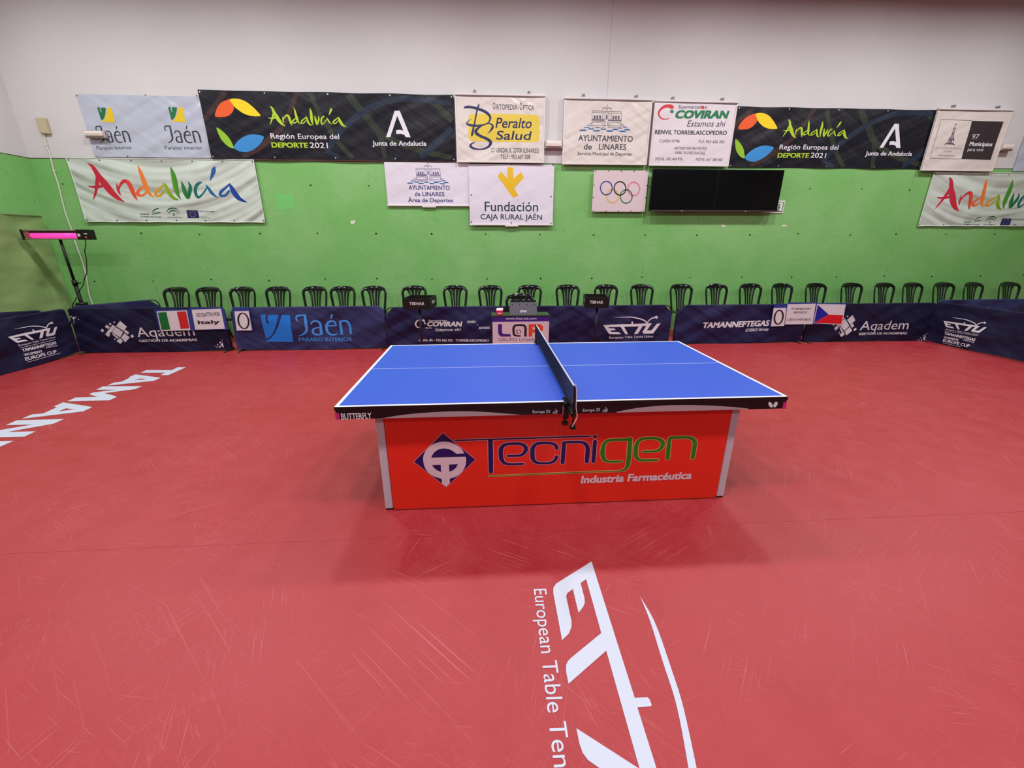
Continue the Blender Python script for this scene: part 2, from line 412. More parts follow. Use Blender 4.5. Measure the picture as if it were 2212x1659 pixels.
# ================================================================== banners
eyelet_m = mat('eyelet_metal', (196, 190, 170), .35, .5, .8)
dark_eye = mat('eyelet_dark', (60, 60, 55), .5)
def rect_from(px4, surf):
    P4 = [surf.px(*p) for p in px4]
    return min(P4[0][0], P4[3][0])*.5+max(P4[0][0], P4[3][0])*.5, (P4[1][0]+P4[2][0])/2, (P4[2][1]+P4[3][1])/2, (P4[0][1]+P4[1][1])/2
def banner(name, label, px4, y, m, cat='banner', eyelets=None, eye_m=eyelet_m, amp=.006, a1=None, hem=None, corners=None):
    seed = random.random()*10
    def disp(a, b): return amp*(math.sin(a*5.1+b*3+seed)+.6*math.sin(a*2.3-b*6+seed*2))
    S = Surf((0, y, 0), (1, 0, 0), (0, 0, 1), disp)
    A0, A1, B0, B1 = rect_from(px4, S)
    if a1 is not None: A1 = a1
    c = corners or [(A0, B1), (A1, B1), (A1, B0), (A0, B0)]
    t = thing(name, label, cat, ((A0+A1)/2, y+.01, B0))
    nu, nv = max(8, int((A1-A0)/.06)), 16
    def P(u, v, off):
        a = (c[3][0]*(1-u)+c[2][0]*u)*(1-v)+(c[0][0]*(1-u)+c[1][0]*u)*v
        b = (c[3][1]*(1-u)+c[2][1]*u)*(1-v)+(c[0][1]*(1-u)+c[1][1]*u)*v
        if eyelets: b += .006*math.sin(u*math.pi*(eyelets-1))**2*(-1 if v > .5 else 1)*abs(2*v-1)
        return S.P(a, b, off)
    n = S.n
    front = sheet_geo(lambda u, v: P(u, v, 0), nu, nv); back = sheet_geo(lambda u, v: P(1-u, v, -.004), nu, nv)
    rim = [P(i/nu, 0, 0) for i in range(nu+1)]
    mk('cloth', *join(front, back), m, t, True)
    if hem: 
        for (u0, v0, u1, v1) in ((0, 0, 1, 0), (0, 1, 1, 1), (0, 0, 0, 1), (1, 0, 1, 1)):
            tube('hem', [P(u0+(u1-u0)*i/20, v0+(v1-v0)*i/20, .002) for i in range(21)], .006, hem, t, 6)
    if eyelets:
        for v in (.03, .97):
            for i in range(eyelets):
                q = P(.008+.984*i/(eyelets-1), v, .002)
                mk('eyelet', *cyl_geo(q, q+Vector((0, -.004, 0)), .0095 if eye_m is dark_eye else .012, 10), eye_m, t)
    return t, S, (A0, A1, B0, B1)

# --- hand-lettered word, drawn once, reused (measured on the white banner at the left)
cA = S_W.crop(0, 160, .27125)
ANDA = [[(700, 712, 5), (740, 740, 30), (785, 810, 46), (840, 880, 60), (890, 940, 54), (940, 985, 36), (995, 1018, 3)],
        [(772, 790, 14), (775, 850, 30), (765, 920, 22), (752, 970, 14), (742, 1000, 3)],
        [(695, 890, 4), (740, 900, 16), (790, 895, 22), (850, 885, 14)],
        [(930, 868, 4), (938, 905, 18), (950, 940, 20), (964, 965, 4)], [(944, 925, 12), (962, 880, 18), (990, 852, 26), (1025, 868, 36), (1055, 925, 38), (1075, 970, 28), (1097, 1006, 4)],
        [(1165, 905, 16), (1130, 905, 16), (1100, 940, 24), (1104, 963, 22), (1140, 965, 16), (1178, 930, 12)], [(1092, 725, 3), (1115, 775, 26), (1140, 840, 36), (1165, 900, 40), (1190, 950, 26), (1228, 983, 3)],
        [(1320, 872, 10), (1285, 900, 16), (1245, 935, 20), (1240, 965, 20), (1280, 965, 16), (1310, 925, 12)], [(1300, 866, 4), (1320, 890, 26), (1345, 945, 32), (1380, 985, 26), (1422, 1003, 3)],
        [(1357, 733, 3), (1378, 790, 34), (1392, 850, 44), (1405, 920, 40), (1420, 965, 24), (1440, 998, 4)],
        [(1448, 852, 4), (1462, 900, 30), (1480, 955, 34), (1498, 985, 22), (1512, 940, 28), (1518, 895, 24), (1500, 855, 4)],
        [(1610, 862, 6), (1585, 870, 20), (1562, 900, 24), (1560, 950, 26), (1580, 982, 18), (1610, 960, 12), (1640, 920, 12), (1652, 895, 6)],
        [(1640, 880, 6), (1665, 915, 22), (1690, 950, 24), (1735, 986, 4)], [(1712, 735, 4), (1702, 765, 32), (1690, 805, 24), (1672, 850, 4)],
        [(1832, 872, 10), (1795, 905, 16), (1757, 940, 22), (1757, 968, 20), (1795, 965, 16), (1825, 925, 14)], [(1826, 868, 4), (1845, 910, 36), (1875, 960, 44), (1910, 995, 30), (1968, 1022, 3)]]
def andalucia(ink, m):
    for st in ANDA: ink.stroke(m, st, sub=6)
RUN = [(0, (188, 36, 66)), (.24, (206, 44, 60)), (.33, (236, 110, 50)), (.42, (226, 150, 50)), (.49, (150, 178, 30)), (.56, (70, 150, 40)), (.63, (20, 110, 60)), (.72, (20, 110, 120)), (.82, (30, 90, 165)), (1, (20, 46, 140))]
off_white = mat('banner_polyester', (196, 210, 200), .6, .3, bump=('fold', -5.9, .2, 5, 1, .09))
off_white_r = mat('banner_polyester_far', (196, 210, 200), .6, .3, bump=('fold', 9.3, .2, 5, 1, .09))
def andalucia_banner(px4, label, m, mm, dx, a1=None):
    t, S, (A0, A1, B0, B1) = banner('banner', label, px4, 4.97, m, eyelets=7, eye_m=dark_eye, amp=.005, hem=mat('white_hem', (225, 230, 226), .6), a1=a1)
    q = shift(Sleft.crop(0, 160, .27125), dx[0], dx[1])
    x0 = q(700, 900)[0]; x1 = q(1960, 1000)[0]
    rb = mat('rainbow_ink_'+('near' if dx[0] == 0 else 'far'), (0, 0, 0), .6, .3, grad=(x0, x1, RUN))
    for (i0, i1), cn in zip(((0, 3), (3, 5), (5, 7), (7, 9), (9, 10), (10, 11), (11, 12), (12, 14), (14, 16)), ('crimson', 'red', 'orange', 'amber', 'light green', 'dark green', 'teal', 'blue', 'dark blue')):
        ink = Ink(S, .0016)
        for st in ANDA[i0:i1]: ink.stroke(q, st, sub=6)
        ink.build('letter', rb, t, cn+' brush letter')
    k = lambda x, y: shift(Sleft.crop(300, 440, .081374), dx[0], dx[1])(x, y)
    dk = mat('small_print_dark', (50, 66, 72), .6); gm = mat('small_green', (30, 84, 56), .6)
    i2 = Ink(S, .0016); i2.text(k, 'Andalucía', (38, 300), (285, 295), 50, .01); i2.text(k, 'se mueve con Europa', (62, 362), (600, 372), 46, .01)
    i2.text(k, 'JUNTA DE ANDALUCIA', (760, 378), (1130, 380), 36); i2.text(k, 'Unión Europea', (1595, 225), (2015, 225), 44, .01)
    i2.text(k, 'Fondo Europeo', (1635, 355), (1815, 355), 20); i2.text(k, 'de Desarrollo Regional', (1640, 388), (1905, 388), 20)
    i2.build('small_print', dk, t)
    i3 = Ink(S, .0016); i3.stroke(k, [(358, 238, 10), (400, 180, 26), (460, 140, 26), (530, 128, 18)]); i3.stroke(k, [(350, 295, 6), (420, 258, 24), (490, 245, 24), (570, 238, 22)])
    i3.stroke(k, [(725, 225, 6), (790, 145, 26), (890, 118, 32), (990, 140, 26), (1088, 225, 6)]); i3.stroke(k, [(772, 265, 6), (830, 200, 24), (900, 180, 28), (970, 195, 24), (1055, 265, 6)])
    i3.poly(k, [(915, 235), (945, 318), (895, 318)]); i3.build('emblem', gm, t)
    i4 = Ink(S, .0016); i4.poly(k, [(1253, 172), (1560, 178), (1612, 382), (1295, 385)]); i4.build('flag_emblem', mat('eu_blue', (34, 34, 90), .6), t)
    i5 = Ink(S, .0024)
    for j in range(12): i5.disc(k, 1428+72*math.cos(j*math.pi/6), 280+72*math.sin(j*math.pi/6), 9, seg=6)
    i5.build('stars', mat('star_pale', (170, 165, 140), .6), t)
    return t
Sleft = Surf((0, 4.97, 0), (1, 0, 0), (0, 0, 1))
andalucia_banner([(143, 340), (551, 346), (570, 482), (186, 478)], 'white cloth banner with rainbow brush lettering, below the grey banner at left', off_white, None, (0, 0))
LL = Sleft.px(143, 340); RR = Sleft.px(2017, 372)
andalucia_banner([(2017, 372), (2212, 373), (2212, 490), (1985, 487)], 'white cloth banner with rainbow brush lettering, cut off by the right edge', off_white_r, None, (RR[0]-LL[0]+.02, RR[1]-LL[1]), a1=RR[0]+3.0)

# --- grey banners of Jaen
def poly_set(ink, m, polys):
    for p in polys: ink.poly(m, p)
JA_L = [(40, 90), (165, 90), (150, 150), (160, 210), (185, 275), (240, 275), (205, 220), (195, 170), (210, 120), (245, 95), (430, 95), (400, 260), (350, 420), (280, 540), (200, 600), (155, 610)]
JA_R = [(510, 95), (680, 95), (760, 680), (160, 680), (175, 655), (260, 610), (350, 500), (430, 340)]
JA_T = [[(868, 238, 14), (834, 205, 32), (818, 160, 36), (838, 122, 36), (885, 108, 36), (950, 107, 34), (1030, 105, 34)], [(1003, 92, 46), (1018, 200, 60), (1040, 330, 62), (1050, 420, 56), (1010, 485, 42), (940, 528, 28), (878, 547, 8)],
        [(1140, 305, 26), (1165, 250, 34), (1230, 228, 36), (1300, 250, 44), (1340, 310, 52), (1352, 420, 56), (1368, 528, 60)], [(1335, 368, 20), (1230, 385, 30), (1180, 430, 48), (1195, 495, 52), (1260, 522, 40), (1345, 518, 34)],
        [(1500, 336, 26), (1600, 332, 28), (1690, 330, 28)], [(1680, 325, 22), (1650, 260, 40), (1590, 232, 38), (1510, 260, 50), (1470, 340, 56), (1490, 450, 56), (1560, 515, 44), (1650, 525, 34), (1712, 508, 26)], [(1588, 88, 46), (1560, 180, 30)],
        [(1762, 222, 48), (1785, 370, 56), (1810, 522, 58)], [(1778, 240, 30), (1870, 225, 44), (1940, 260, 54), (1980, 350, 56), (2000, 518, 56)]]
def jaen_marks(S, t, canon, emb, let, par, cg, cy, cl, off=.0016):
    """emb / let: pairs of target points in plane coordinates"""
    m = affine2(canon, (40, 90), emb[0], (755, 680), emb[1])
    Ink(S, off).poly(m, JA_L).build('emblem', cg, t); Ink(S, off).poly(m, JA_R).build('emblem', cy, t)
    m2 = affine2(canon, (860, 95), let[0], (2025, 522), let[1]); i = Ink(S, off)
    for st in JA_T: i.stroke(m2, st, sub=5)
    if par: i.text(*par)
    i.build('lettering', cl, t)
S_B = Surf((0, 3.735, 0), (1, 0, 0), (0, 0, 1))
canonS = S_B.crop(560, 670, .099458)
grey_cloth = mat('grey_pvc', (180, 190, 206), .3, .5, bump=('cloth', 1.7, .7, .07))
ink_dark = mat('ink_charcoal', (48, 52, 62), .5); ink_green = mat('ink_green', (20, 110, 62), .5); ink_yel = mat('ink_yellow', (226, 196, 20), .5)
t, S, _ = banner('banner', 'grey-blue banner with two emblems, highest at the far left', [(168, 206), (435, 206), (463, 341), (202, 339)], 4.985, grey_cloth, eyelets=None, amp=.004)
k = S.crop(0, 160, .27125)
for (e0, e1, l0, l1, p0, p1) in (((775, 265), (915, 385), (768, 412), (1048, 546), (772, 602), (1055, 598)), ((1338, 262), (1477, 384), (1318, 410), (1607, 548), (1315, 600), (1615, 600))):
    # shear of the view removed by using plane coordinates of matching heights
    e0p = (k(e0[0], e0[1])[0], k(*e0)[1]); e1p = (k(e1[0], e1[1])[0], k(*e1)[1])
    l0p = k(*l0); l1p = k(*l1)
    jaen_marks(S, t, canonS, (e0p, e1p), (l0p, l1p), (k, 'Paraíso interior', p0, p1, 28), ink_green, ink_yel, ink_dark)
for q in (S.P(*k(612, 172), .003), S.P(*k(1157, 168), .003), S.P(*k(1568, 172), .003), S.P(*k(776, 660), .003), S.P(*k(1018, 655), .003)):
    mk('eyelet', *cyl_geo(q, q+Vector((0, -.004, 0)), .009, 10), dark_eye, t)
X0 = S_W.px(2212, 292)[0]
t, S, _ = banner('banner', 'grey-blue banner at the upper right edge, mostly outside the picture', [(2205, 245), (2212, 245), (2186, 371), (2186, 371)], 4.985, grey_cloth, amp=.004, a1=X0+1.9, corners=[(X0+.0, 3.87), (X0+1.9, 3.87), (X0+1.9, 2.93), (X0+.0, 2.93)])
dxx = X0-S.px(202, 339)[0]+.1
for (e0, e1, l0, l1, p0, p1) in (((775, 265), (915, 385), (768, 412), (1048, 546), (772, 602), (1055, 598)),):
    kk = shift(k, dxx, 0)
    jaen_marks(S, t, canonS, (kk(*e0), kk(*e1)), (kk(*l0), kk(*l1)), (kk, 'Paraíso interior', p0, p1, 28), ink_green, ink_yel, ink_dark)

# --- black banners
black_cloth = mat('black_polyester', (19, 20, 31), .5, .25, bump=('cloth', 2.2, .5, .06))
leafs = {'ink_orange': ((232, 92, 32), [(170, 347), (180, 290), (215, 240), (265, 215), (290, 212), (325, 262), (318, 305), (285, 340), (240, 352)]),
         'ink_sun': ((242, 214, 10), [(290, 212), (350, 203), (420, 225), (480, 270), (520, 310), (545, 345), (480, 347), (410, 327), (355, 290), (325, 262)]),
         'ink_lime': ((140, 192, 38), [(180, 440), (230, 470), (280, 520), (310, 570), (325, 612), (280, 597), (230, 550), (200, 500)]),
         'ink_sky': ((52, 140, 208), [(325, 605), (350, 560), (400, 520), (470, 498), (530, 503), (575, 520), (545, 575), (490, 620), (430, 643), (370, 635)])}
lime = mat('ink_lime', (170, 208, 40), .5)
def black_banner(px4, label, dx, a1, y=4.955):
    t, S, R = banner('banner', label, px4, y, black_cloth, eyelets=5, amp=.006, a1=a1)
    k = shift(Surf((0, 4.955, 0), (1, 0, 0), (0, 0, 1)).crop(420, 160, .26221), dx[0], dx[1])
    dim = {'band_brown': ((66, 46, 46), [[(262, 142, 44), (170, 260, 42), (82, 372, 40)], [(840, 148, 40), (790, 300, 40), (700, 460, 42), (540, 605, 44), (400, 680, 30)]]),
           'band_olive': ((52, 62, 48), [[(952, 152, 44), (1010, 280, 40), (1110, 450, 44), (1210, 590, 40), (1310, 698, 36)], [(1262, 160, 60), (1380, 310, 54), (1550, 490, 50), (1800, 610, 44), (2120, 690, 36)], [(1430, 340, 36), (1525, 510, 40), (1572, 700, 36)], [(1900, 190, 40), (2020, 280, 44), (2125, 385, 44)]]),
           'band_blue': ((38, 52, 72), [[(1085, 636, 44), (1200, 480, 44), (1380, 320, 44), (1600, 225, 44), (1850, 205, 40), (2120, 245, 36)], [(1860, 688, 44), (2000, 570, 48), (2118, 440, 44)], [(1075, 628, 34), (1200, 690, 34)]])}
    for j, (n, (c, sts)) in enumerate(dim.items()):
        ik = Ink(S, .0012+j*.0003)
        kc = lambda x, y: (k(x, y)[0], min(R[3]-.02, max(R[2]+.02, k(x, y)[1])))
        for st in sts: ik.stroke(k, st, sub=10)
        ik.V = [(a, min(R[3]-.012, max(R[2]+.012, b)), e) for a, b, e in ik.V]
        ik.build('printed_band', mat(n, tuple(int(v*.88) for v in c), .5, .25, bump=('cloth', 2.2, .5, .06)), t)
    for n, (c, pts) in leafs.items(): Ink(S, .0024).poly(k, pts, smooth=4).build('leaf_emblem', mat(n+'_leaf', c, .5), t)
    q0, q1, q2 = k(606, 362), k(1255, 438), k(615, 264)
    base = cA; a_l, b_l = base(695, 890); a_r, b_r = base(1968, 1022); b_t = base(700, 712)[1]
    ka = (q1[0]-q0[0])/(a_r-a_l); kb = (q2[1]-q1[1])/(b_t-b_r)
    m = lambda x, y: (q0[0]+(base(x, y)[0]-a_l)*ka, q1[1]+(base(x, y)[1]-b_r)*kb)
    ik = Ink(S, .0024); andalucia(ik, m); ik.text(k, 'DEPORTE', (643, 605), (935, 607), 40, .035); ik.build('lettering', lime, t, 'lime green lettering')
    wi = mat('ink_white', (222, 224, 232), .5)
    ik = Ink(S, .0024); ik.text(k, 'Región Europea del', (633, 532), (1195, 536), 42, .008); ik.text(k, '2021', (952, 607), (1100, 610), 44, .008)
    ik.text(k, 'Junta de Andalucía', (1468, 588), (1912, 592), 38, .018); ik.build('lettering', wi, t, 'white lettering')
    Ink(S, .0024).poly(k, [(1578, 520), (1650, 303), (1692, 303), (1782, 522), (1742, 521), (1728, 500), (1700, 492), (1664, 494), (1660, 463), (1690, 459), (1722, 466), (1671, 345), (1613, 519)]).build('emblem', wi, t)
L0 = Sleft.px(448, 300); R0 = Sleft.px(1581, 315)
black_banner([(426, 192), (979, 206), (985, 350), (457, 341)], 'long black banner with leaf emblem, left of the framed yellow sign', (0, 0), None)
qa = Surf((0, 4.955, 0), (1, 0, 0), (0, 0, 1)); la = qa.px(463, 275); ra = qa.px(420+.0+0, 0)
kE = qa.crop(1570, 200, .29024); kB = qa.crop(420, 160, .26221)
dxa = ((kE(98, 350)[0]-kB(180, 440)[0])+(kE(1360, 470)[0]-kB(1912, 592)[0]))/2; dxb = ((kE(98, 350)[1]-kB(180, 440)[1])+(kE(1028, 460)[1]-kB(1468, 588)[1]))/2
black_banner([(1593, 227), (2025, 240), (1990, 366), (1574, 361)], 'long black banner with leaf emblem, above and right of the dark screens', (dxa, dxb), None, 4.985)

# --- framed PVC signs
pvc = mat('cream_pvc', (216, 210, 204), .28, .5, bump=('cloth', 2.6, .6, .04))
frame_m = mat('frame_white', (222, 216, 214), .45); rod_m = mat('frame_rod', (120, 108, 112), .5)
def framed(label, px4, m=pvc, hooks=(.22, .82), frame=True, y=4.925):
    S = Surf((0, y, 0), (1, 0, 0), (0, 0, 1)); A0, A1, B0, B1 = rect_from(px4, S)
    t = thing('framed_sign', label, 'sign', ((A0+A1)/2, WY-.03, B0))
    amp = .003
    S2 = Surf((0, y, 0), (1, 0, 0), (0, 0, 1), lambda a, b: amp*(math.sin(a*7+b*4)+math.sin(b*9-a*3)))
    P = lambda u, v: S2.P(A0+.02+(A1-A0-.04)*u, B0+.02+(B1-B0-.04)*v, 0)
    mk('printed_sheet', *sheet_geo(P, 24, 16), m, t, True)
    box('backing_board', (A0+.015, y+.012, B0+.015), (A1-.015, y+.02, B1-.015), frame_m, t)
    for nm, lo, hi in (('frame_bar', (A0, y-.008, B0), (A1, y+.03, B0+.025)), ('frame_bar', (A0, y-.008, B0+.025), (A0+.022, y+.03, B1-.02)), ('frame_bar', (A1-.022, y-.008, B0+.025), (A1, y+.03, B1-.02))):
        box(nm, lo, hi, frame_m, t, .003)
    box('top_rail', (A0, y-.012, B1-.02), (A1, y+.03, B1-.005), rod_m, t, .002)
    box('top_cap', (A0, y-.006, B1-.005), (A1, y+.05, B1+.025), frame_m, t, .003)
    for h in hooks:
        x = A0+(A1-A0)*h
        box('wall_hook', (x-.02, y+.02, B1+.025), (x+.02, WY, B1+.075), mat('hook_grey', (130, 120, 120), .5), t, .004)
    return t, S2
navy = mat('ink_navy', (38, 44, 90), .5)
t, S = framed('framed cream sign with a yellow panel and dark blue initials', [(982, 202), (1178, 209), (1175, 353), (987, 350)])
k = S.crop(1000, 200, .090407)
def rrect(pts, r, seg=5):
    out = []
    n = len(pts)
    for i in range(n):
        p = Vector(pts[i]); a = (Vector(pts[i-1])-p).normalized(); b = (Vector(pts[(i+1) % n])-p).normalized()
        for j in range(seg+1):
            tt = j/seg; q = p+a*r*(1-tt)**2+b*r*tt**2; out.append((q.x, q.y))
    return out
Ink(S, .0016).poly(k, rrect([(130, 498), (1830, 530), (1830, 1190), (130, 1160)], 130)).build('yellow_panel', mat('ink_panel_yellow', (222, 200, 76), .4), t)
ik = Ink(S, .0024)
for st in ([(392, 262, 6), (368, 320, 40), (335, 430, 36), (283, 700, 36), (240, 900, 46), (220, 1000, 54), (205, 1052, 10)],
           [(15, 375, 6), (70, 345, 50), (200, 345, 52), (350, 385, 55), (500, 440, 60), (610, 520, 60), (655, 610, 48), (620, 700, 30), (540, 755, 26), (400, 788, 42), (250, 792, 52), (130, 765, 46), (88, 735, 26), (115, 695, 18), (165, 655, 12), (225, 637, 3)],
           [(580, 995, 4), (640, 935, 24), (700, 850, 52), (712, 800, 46), (675, 755, 34), (600, 740, 24), (480, 775, 28), (380, 840, 42), (310, 910, 70), (325, 975, 75), (420, 1040, 60), (540, 1090, 60), (640, 1150, 68), (662, 1205, 70), (615, 1285, 50), (500, 1342, 32), (380, 1355, 28), (250, 1330, 42), (178, 1275, 52), (215, 1220, 30), (290, 1185, 10)]):
    ik.stroke(k, st, sub=6)
ik.text(k, 'Peralto', (780, 840), (1670, 850), 235, .012, .22); ik.text(k, 'Salud', (790, 1120), (1640, 1130), 205, .012, .22)
ik.build('lettering', navy, t, 'dark blue initials and brush lettering')
ik = Ink(S, .0024)
ik.text(k, 'O', (715, 400), (778, 402), 165, .0); ik.text(k, 'RTOPEDIA-', (805, 405), (1330, 410), 122); ik.text(k, 'Ó', (1355, 410), (1418, 412), 160); ik.text(k, 'PTICA', (1440, 414), (1700, 416), 115)
ik.text(k, 'C/ ÚBEDA, 5. 23700 (LINARES)', (680, 1425), (1815, 1437), 105); ik.text(k, 'TELF.: 953 607 008', (900, 1580), (1605, 1585), 100)
ik.build('lettering', ink_dark, t, 'narrow grey lettering')

def townhall(ik, ib, m):
    L = lambda *p: ik.stroke(m, [(*q, 9) for q in p], sub=1)
    Lw = lambda wd, *p: ik.stroke(m, [(*q, wd) for q in p], sub=1)
    Lw(12, (538, 268), (1430, 296)); L((540, 318), (1425, 345)); L((545, 268), (530, 750)); L((1425, 296), (1395, 770)); L((525, 748), (905, 765)); L((1005, 770), (1395, 775))
    L((850, 275), (855, 190), (990, 150), (1125, 195), (1118, 290)); Lw(10, (850, 190), (1130, 205)); Lw(14, (995, 80), (992, 155)); ik.disc(m, 985, 232, 18)
    Lw(26, (532, 535), (905, 548)); Lw(26, (1020, 555), (1405, 565)); L((528, 508), (1410, 522)); L((528, 570), (905, 578))
    for x in (590, 672, 752): ik.poly(m, [(x, 402), (x+52, 404), (x+50, 500), (x-2, 498)])
    for x in (1148, 1228, 1305): ik.poly(m, [(x, 415), (x+52, 417), (x+50, 515), (x-2, 513)])
    ik.poly(m, [(955, 390), (1000, 392), (998, 510), (953, 508)]); L((860, 335), (845, 510)); L((925, 338), (915, 510)); L((1040, 340), (1030, 510)); L((1110, 340), (1105, 515))
    L((915, 550), (910, 760)); L((1025, 552), (1012, 765)); L((930, 575), (925, 715), (1000, 718), (1005, 575)); L((860, 580), (850, 720)); L((1080, 585), (1068, 725)); L((530, 700), (905, 712)); L((1010, 715), (1398, 722))
    ik.stroke(m, [(530, 610, 9), (575, 610, 9), (610, 580, 9), (645, 620, 9), (690, 585, 9), (730, 622, 9), (775, 588, 9), (810, 625, 9), (845, 628, 9)], sub=3)
    ik.stroke(m, [(1090, 630, 9), (1125, 628, 9), (1160, 595, 9), (1200, 632, 9), (1240, 600, 9), (1280, 638, 9), (1320, 605, 9), (1360, 640, 9), (1400, 642, 9)], sub=3)
    for p in ([(205, 825), (385, 828), (345, 875), (140, 870)], [(590, 838), (775, 842), (750, 885), (555, 882)], [(962, 848), (1145, 850), (1160, 895), (975, 893)], [(1335, 855), (1515, 858), (1552, 905), (1370, 902)],
              [(440, 788), (610, 790), (580, 828), (410, 822)], [(795, 795), (955, 798), (955, 835), (785, 832)], [(1140, 802), (1300, 805), (1325, 848), (1155, 845)], [(1480, 808), (1640, 812), (1692, 855), (1525, 850)],
              [(320, 750), (480, 750), (450, 775), (285, 772)], [(1425, 738), (1550, 740), (1585, 772), (1460, 768)], [(405, 685), (525, 688), (520, 705), (385, 702)], [(1400, 682), (1480, 684), (1500, 705), (1405, 702)],
              [(490, 635), (528, 636), (525, 655), (465, 652)], [(630, 765), (760, 768), (755, 785), (640, 782)], [(1300, 780), (1450, 782), (1440, 800), (1330, 798)]):
        ib.poly(m, p)
ink_blue = mat('ink_tile_blue', (40, 104, 160), .5); ink_line = mat('ink_line_grey', (96, 92, 104), .5)
t, S = framed('framed cream sign with a town hall drawing above blue floor tiles', [(1218, 210), (1407, 218), (1399, 357), (1215, 355)])
k = S.crop(1240, 220, .072314); ia, ib = Ink(S, .0016), Ink(S, .0016); townhall(ia, ib, k); ia.build('building_drawing', ink_line, t); ib.build('tile_drawing', ink_blue, t)
ik = Ink(S, .0016); ik.text(k, 'AYUNTAMIENTO', (125, 1165), (1745, 1192), 172, .01); ik.text(k, 'de', (290, 1415), (525, 1420), 165, .01); ik.text(k, 'LINARES', (745, 1425), (1550, 1440), 172, .01)
ik.text(k, 'Servicio Municipal de Deportes', (110, 1588), (1715, 1610), 98, .008); ik.build('lettering', ink_dark, t)

ink_cgreen = mat('ink_bold_green', (20, 122, 76), .5); ink_red = mat('ink_red', (206, 52, 50), .5)
t, S = framed('framed white sign with bold green italic letters, right of the town hall sign', [(1415, 216), (1593, 224), (1574, 360), (1402, 358)], mat('white_pvc', (220, 216, 222), .35, .5, bump=('cloth', 3, .25, .02)))
k = S.crop(1190, 180, .19892)
ik = Ink(S, .0016); ik.stroke(k, [(1332, 250, 6), (1318, 258, 36), (1270, 246, 30), (1212, 264, 26), (1172, 310, 20), (1174, 350, 16), (1205, 384, 11), (1250, 389, 8), (1295, 377, 3)], sub=8); ik.disc(k, 1650, 262, 18); ik.build('emblem', ink_red, t)
ik = Ink(S, .0016); ik.disc(k, 1313, 306, 19); ik.text(k, 'COVIRAN', (1348, 377), (1925, 380), 80, .055, .25); ik.build('lettering', ink_cgreen, t, 'bold green italic lettering')
ik = Ink(S, .0016); ik.text(k, 'Supermercad', (1383, 272), (1628, 275), 36, .005, .2); ik.text(k, 's', (1675, 275), (1692, 275), 36, .005); ik.text(k, 'Estamos ahí', (1478, 468), (1900, 472), 66, -.004, .25)
ik.text(k, 'RENVIL TORREBLASCOPEDRO', (1130, 550), (1905, 562), 44, .022)
for s_, p0, p1 in (('C/JAÉN Nº86', (1175, 640), (1395, 642)), ('TLF: 953 626 305', (1600, 648), (1880, 651)), ('ANTONIO RENTERO MATEOS', (1338, 720), (1695, 722)), ('ISABEL VILCHES SÁNCHEZ', (1345, 768), (1675, 772)), ('MÓVIL: 692 404 976', (1135, 835), (1425, 837)), ('MÓVIL: 667 288 860', (1575, 840), (1860, 844))):
    ik.text(k, s_, p0, p1, 30)
ik.build('lettering', ink_dark, t, 'dark grey lettering')

t, S = framed('framed cream sign with a tower drawing beside a dark panel reading 97', [(2027, 234), (2188, 240), (2143, 371), (1991, 368)])
k = S.crop(2000, 230, .095841)
Ink(S, .0016).poly(k, [(1040, 322), (1745, 345), (1455, 1205), (795, 1185)]).build('dark_panel', mat('ink_brown_black', (52, 44, 48), .5), t)
ik = Ink(S, .0024); ik.text(k, '97', (1020, 735), (1180, 740), 115, .0); ik.text(k, 'Municipios', (975, 885), (1485, 897), 90, .03); ik.text(k, 'para vivir', (935, 1003), (1300, 1012), 75); ik.build('lettering', mat('ink_white', (222, 224, 232), .5), t)
ik = Ink(S, .0016)
for a, b in (((345, 290), (1035, 318)), ((345, 290), (95, 1165)), ((95, 1165), (795, 1185))): ik.stroke(k, [(*a, 8), (*b, 8)], sub=1)
for st in ([(670, 400, 8), (650, 470, 8), (640, 490, 10)], [(650, 402, 14), (690, 400, 14)], [(605, 490, 12), (672, 492, 12)], [(615, 495, 12), (600, 590, 14), (575, 660, 22), (545, 710, 26), (510, 760, 26), (500, 790, 14)], [(655, 495, 12), (630, 590, 14), (610, 650, 22), (608, 710, 26), (622, 760, 24), (618, 795, 12)],
           [(410, 872, 6), (460, 835, 26), (540, 830, 46), (600, 840, 30), (655, 878, 6)], [(505, 760, 8), (560, 715, 14), (615, 760, 8)]): ik.stroke(k, st, sub=5)
ik.disc(k, 560, 765, 30); ik.disc(k, 600, 610, 20)
ik.text(k, 'www.dipujaen.es', (295, 1115), (635, 1122), 28, .01, .2); ik.build('tower_drawing', ink_line, t)
ik = Ink(S, .0016); ik.text(k, 'DIPUTACIÓN PROVINCIAL', (215, 950), (800, 965), 38); ik.text(k, 'DE JAÉN', (400, 1026), (575, 1030), 36); ik.build('lettering', mat('ink_pale_grey', (158, 154, 146), .5), t)

# --- white hanging banners below
wcl = mat('white_banner_cloth', (222, 220, 232), .6, .3, bump=('cloth', 2.2, .45, .03))
t, S, R = banner('banner', 'small white banner with a town hall drawing, under the black banner', [(829, 349), (1013, 353), (1015, 443), (838, 443)], 4.975, wcl, amp=.004)
k = S.crop(800, 180, .19892); kb = S_W.crop(1240, 220, .072314)
m = affine2(kb, (145, 870), k(397, 1090), (1430, 290), k(757, 925)); ia, ib = Ink(S, .0016), Ink(S, .0016); townhall(ia, ib, m); ia.build('building_drawing', mat('ink_line_violet', (104, 94, 140), .5), t); ib.build('tile_drawing', ink_blue, t)
ik = Ink(S, .0016); ik.text(k, 'AYUNTAMIENTO', (418, 1155), (862, 1158), 46, .012); ik.text(k, 'de LINARES', (485, 1223), (805, 1225), 44, .012); ik.text(k, 'Área de Deportes', (412, 1288), (897, 1290), 40, .012); ik.build('lettering', mat('ink_indigo', (36, 40, 116), .5), t)
